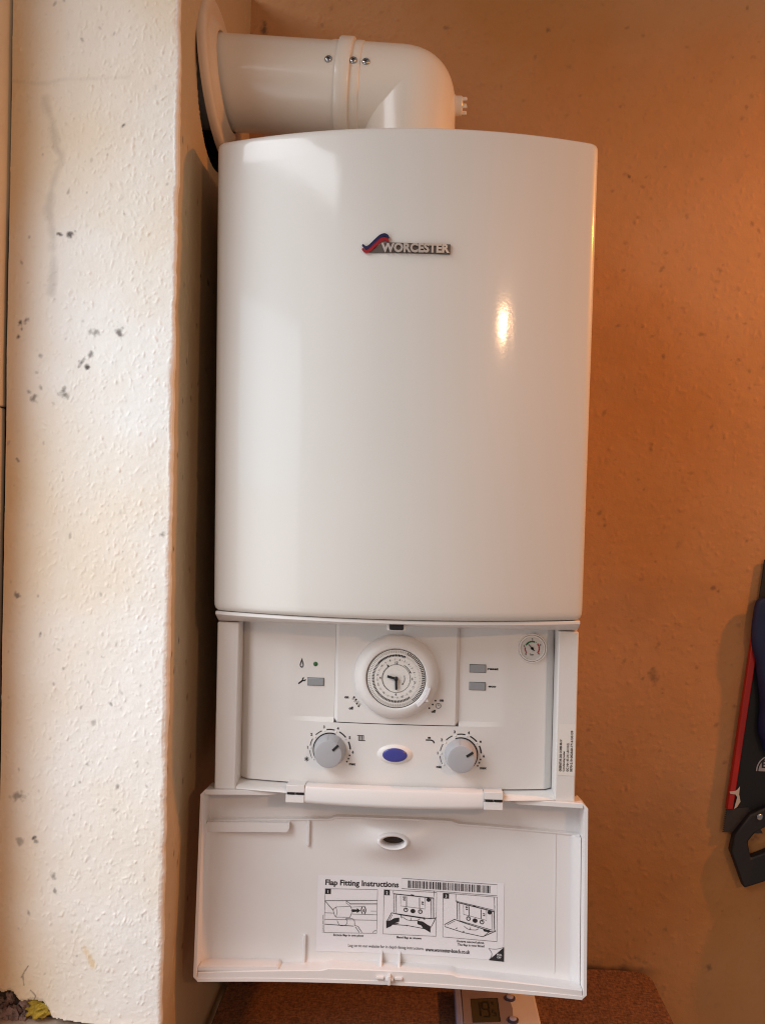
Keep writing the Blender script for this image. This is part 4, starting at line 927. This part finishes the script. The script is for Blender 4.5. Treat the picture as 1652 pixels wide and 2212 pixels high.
seg7(0.1040, -0.1760, 0.0070, 0.0310, 'bc', 0.0019); seg7(0.1142, -0.1755, 0.0080, 0.0310, 'abcdfg', 0.0019); seg7(0.1258, -0.1730, 0.0042, 0.0120, 'acdfg', 0.0011); dg.ring((0.1272, -0.1445), 0.0012, 0.0005, 12); dg.arc((0.1296, -0.1470), 0.0022, 200, 340, 0.0007)
dg.build('screen_digits', LCDINK, TH_, zl(0.0013))
for x, y_ in ((0.1507, -0.1336), (0.1497, -0.1803)):
    rg = mesh('button_ring', *lathe([(0.0068, 0.0), (0.0068, 0.0022), (0.0048, 0.0026), (0.0046, 0.0016)], (x, y_, z1), (0, 0, 1), 32), STATR, TH_, smooth=40)
    mesh('button_cap', *lathe([(0.0046, 0.0010), (0.0045, 0.0036), (0.0035, 0.0043)], (x, y_, z1), (0, 0, 1), 28), STATK, rg, smooth=40)

# ------------------------------------------------------------------ saw and blue cloth hanging at the right
SX = lambda x: 0.0255+(x-0.0255)*1.0234
SZ = lambda z: 0.3104+(z-0.3104)*1.0234
def sprism(polys, y0, y1): return prism([[(SX(x), SZ(z)) for x, z in q] for q in polys], y0, y1)
saw = thing('hand_saw', 'black hand saw with red blade guard hanging handle down on the wall', 'saw', (0.50, -0.02, -0.15))
tl = lambda z: 0.4495+(z+0.098)*(0.0268/0.223)
teeth = []; z = -0.1300
while z < -0.099: teeth += [(tl(z)-0.0005, z), (tl(z)+0.0022, z+0.0014)]; z += 0.0030
V, F = sprism([teeth+[(tl(-0.098)+0.002, -0.098), (tl(-0.098)+0.03, -0.095), (0.50, -0.13)]], -0.0080, -0.0068); mesh('blade_root', V, F, BLADED, saw)
V, F = sprism([[(tl(-0.098)+0.003, -0.105), (tl(0.24)+0.002, 0.232), (0.4930, 0.244), (0.62, 0.27), (0.62, -0.05), (0.52, -0.09), (0.47, -0.115)]], -0.0068, -0.0045); mesh('blade', V, F, BLADE, saw)
V, F = sprism([[(tl(-0.098)-0.0003, -0.098), (tl(-0.098)+0.0085, -0.0975), (tl(0.150)+0.0090, 0.150), (tl(0.150), 0.150)]], -0.0115, -0.0030); bevel(mesh('blade_guard', V, F, GUARD, saw), 0.0014)
V, F = sprism([[(tl(-0.072)-0.0004, -0.073), (tl(-0.07)+0.0075, -0.0715), (0.4625, -0.070), (0.4660, -0.0655), (0.4650, -0.076), (0.4672, -0.086), (0.4630, -0.0935), (0.4590, -0.0965), (0.4628, -0.0800), (0.4600, -0.0765), (tl(-0.074)+0.001, -0.0760)]], -0.0121, -0.0119); mesh('torn_label', V, F, TORN, saw)
hp = smoothpts([(0.4590, -0.1300), (0.4545, -0.1530), (0.4735, -0.2025), (0.5030, -0.1915), (0.5600, -0.1720), (0.6150, -0.1500), (0.6200, -0.0600), (0.5600, -0.0700), (0.5150, -0.0830), (0.4790, -0.1020)], 1)
hh_ = [(0.4770, -0.1390), (0.4812, -0.1610), (0.5020, -0.1515), (0.5600, -0.1280), (0.5600, -0.0990), (0.5010, -0.1175), (0.4870, -0.1253)]
V, F = sprism([hp, hh_], -0.0175, -0.0035); bevel(mesh('handle', V, F, BLACKP, saw), 0.0025, 3)
mesh('bolt', *lathe([(0.0046, 0.0), (0.0044, 0.0012), (0.0030, 0.0020), (0.0010, 0.0022)], (SX(0.4915), -0.0175, SZ(-0.1040)), (0, -1, 0), 24), STEEL, saw, smooth=50)
e1 = Print(); cc_ = (0.5120, -0.0450); e1.arc(cc_, 0.0225, -90, -15, 0.0016, n=16)
e1.poly([(cc_[0]-0.0200, cc_[1])]+[(cc_[0]+0.0200*math.sin(R(a)), cc_[1]+0.0200*math.cos(R(a))) for a in range(-90, 1, 10)]+[(cc_[0], cc_[1])], )
e1.build('blade_emblem', EMBL, saw, lambda x, z: (SX(x), -0.0072, SZ(z)))
e2 = Print(); e2.rect(0.4960, 0.4985, -0.0405, -0.0300); e2.rect(0.4985, 0.505, -0.0405, -0.0385); e2.rect(0.4985, 0.505, -0.0360, -0.0345); e2.rect(0.4985, 0.505, -0.0320, -0.0300); e2.build('emblem_letter', INK, saw, lambda x, z: (SX(x), -0.0075, SZ(z)))
# blue cloth: a folded sheet with thickness; unseen bag below added for shadow
edge_pts = smoothpts([(0.1930, 0.4925), (0.1870, 0.4800), (0.1500, 0.4752), (0.1300, 0.4758), (0.1040, 0.4822), (0.0900, 0.4838), (0.0500, 0.4886), (0.0140, 0.4876), (-0.0040, 0.4925), (-0.0200, 0.5000), (-0.0450, 0.5300), (-0.1200, 0.5420), (-0.2500, 0.5450), (-0.4000, 0.5500)], 8)
rings = []
for zq, xe in edge_pts:
    ring = []
    for i in range(27):
        t = i/26; x = xe+t*(0.64-xe); bag = 0.030*max(0, min(1, (-0.02-zq)/0.08)); fold = 0.006*math.sin(t*22+zq*18)+0.004*math.sin(t*47-zq*35)
        ring.append((SX(x), -0.0160-0.010*math.sin(min(1, t*9)*math.pi/2)-(fold+bag)*min(1, t*6), SZ(zq)+0.004*math.sin(t*8)))
    ring += [(x, -0.0130, z) for x, y_, z in reversed(ring)]
    rings.append(ring)
V, F = loft(rings, True, True, True); o = mesh('cloth_and_shadow_bag', V, F, BLUECL, smooth=60)
tag(o, 'dark blue nylon cloth hanging in folds over the saw blade, with an unseen lower bag added for its shadow', 'cloth')
# nails that carry the saw
nl = mesh('wall_hook', *lathe([(0.0025, -0.002), (0.0025, 0.014), (0.0045, 0.0145), (0.0045, 0.017)], (0.590, 0.0, 0.235), (0, -1, 0), 12), STEEL, saw)
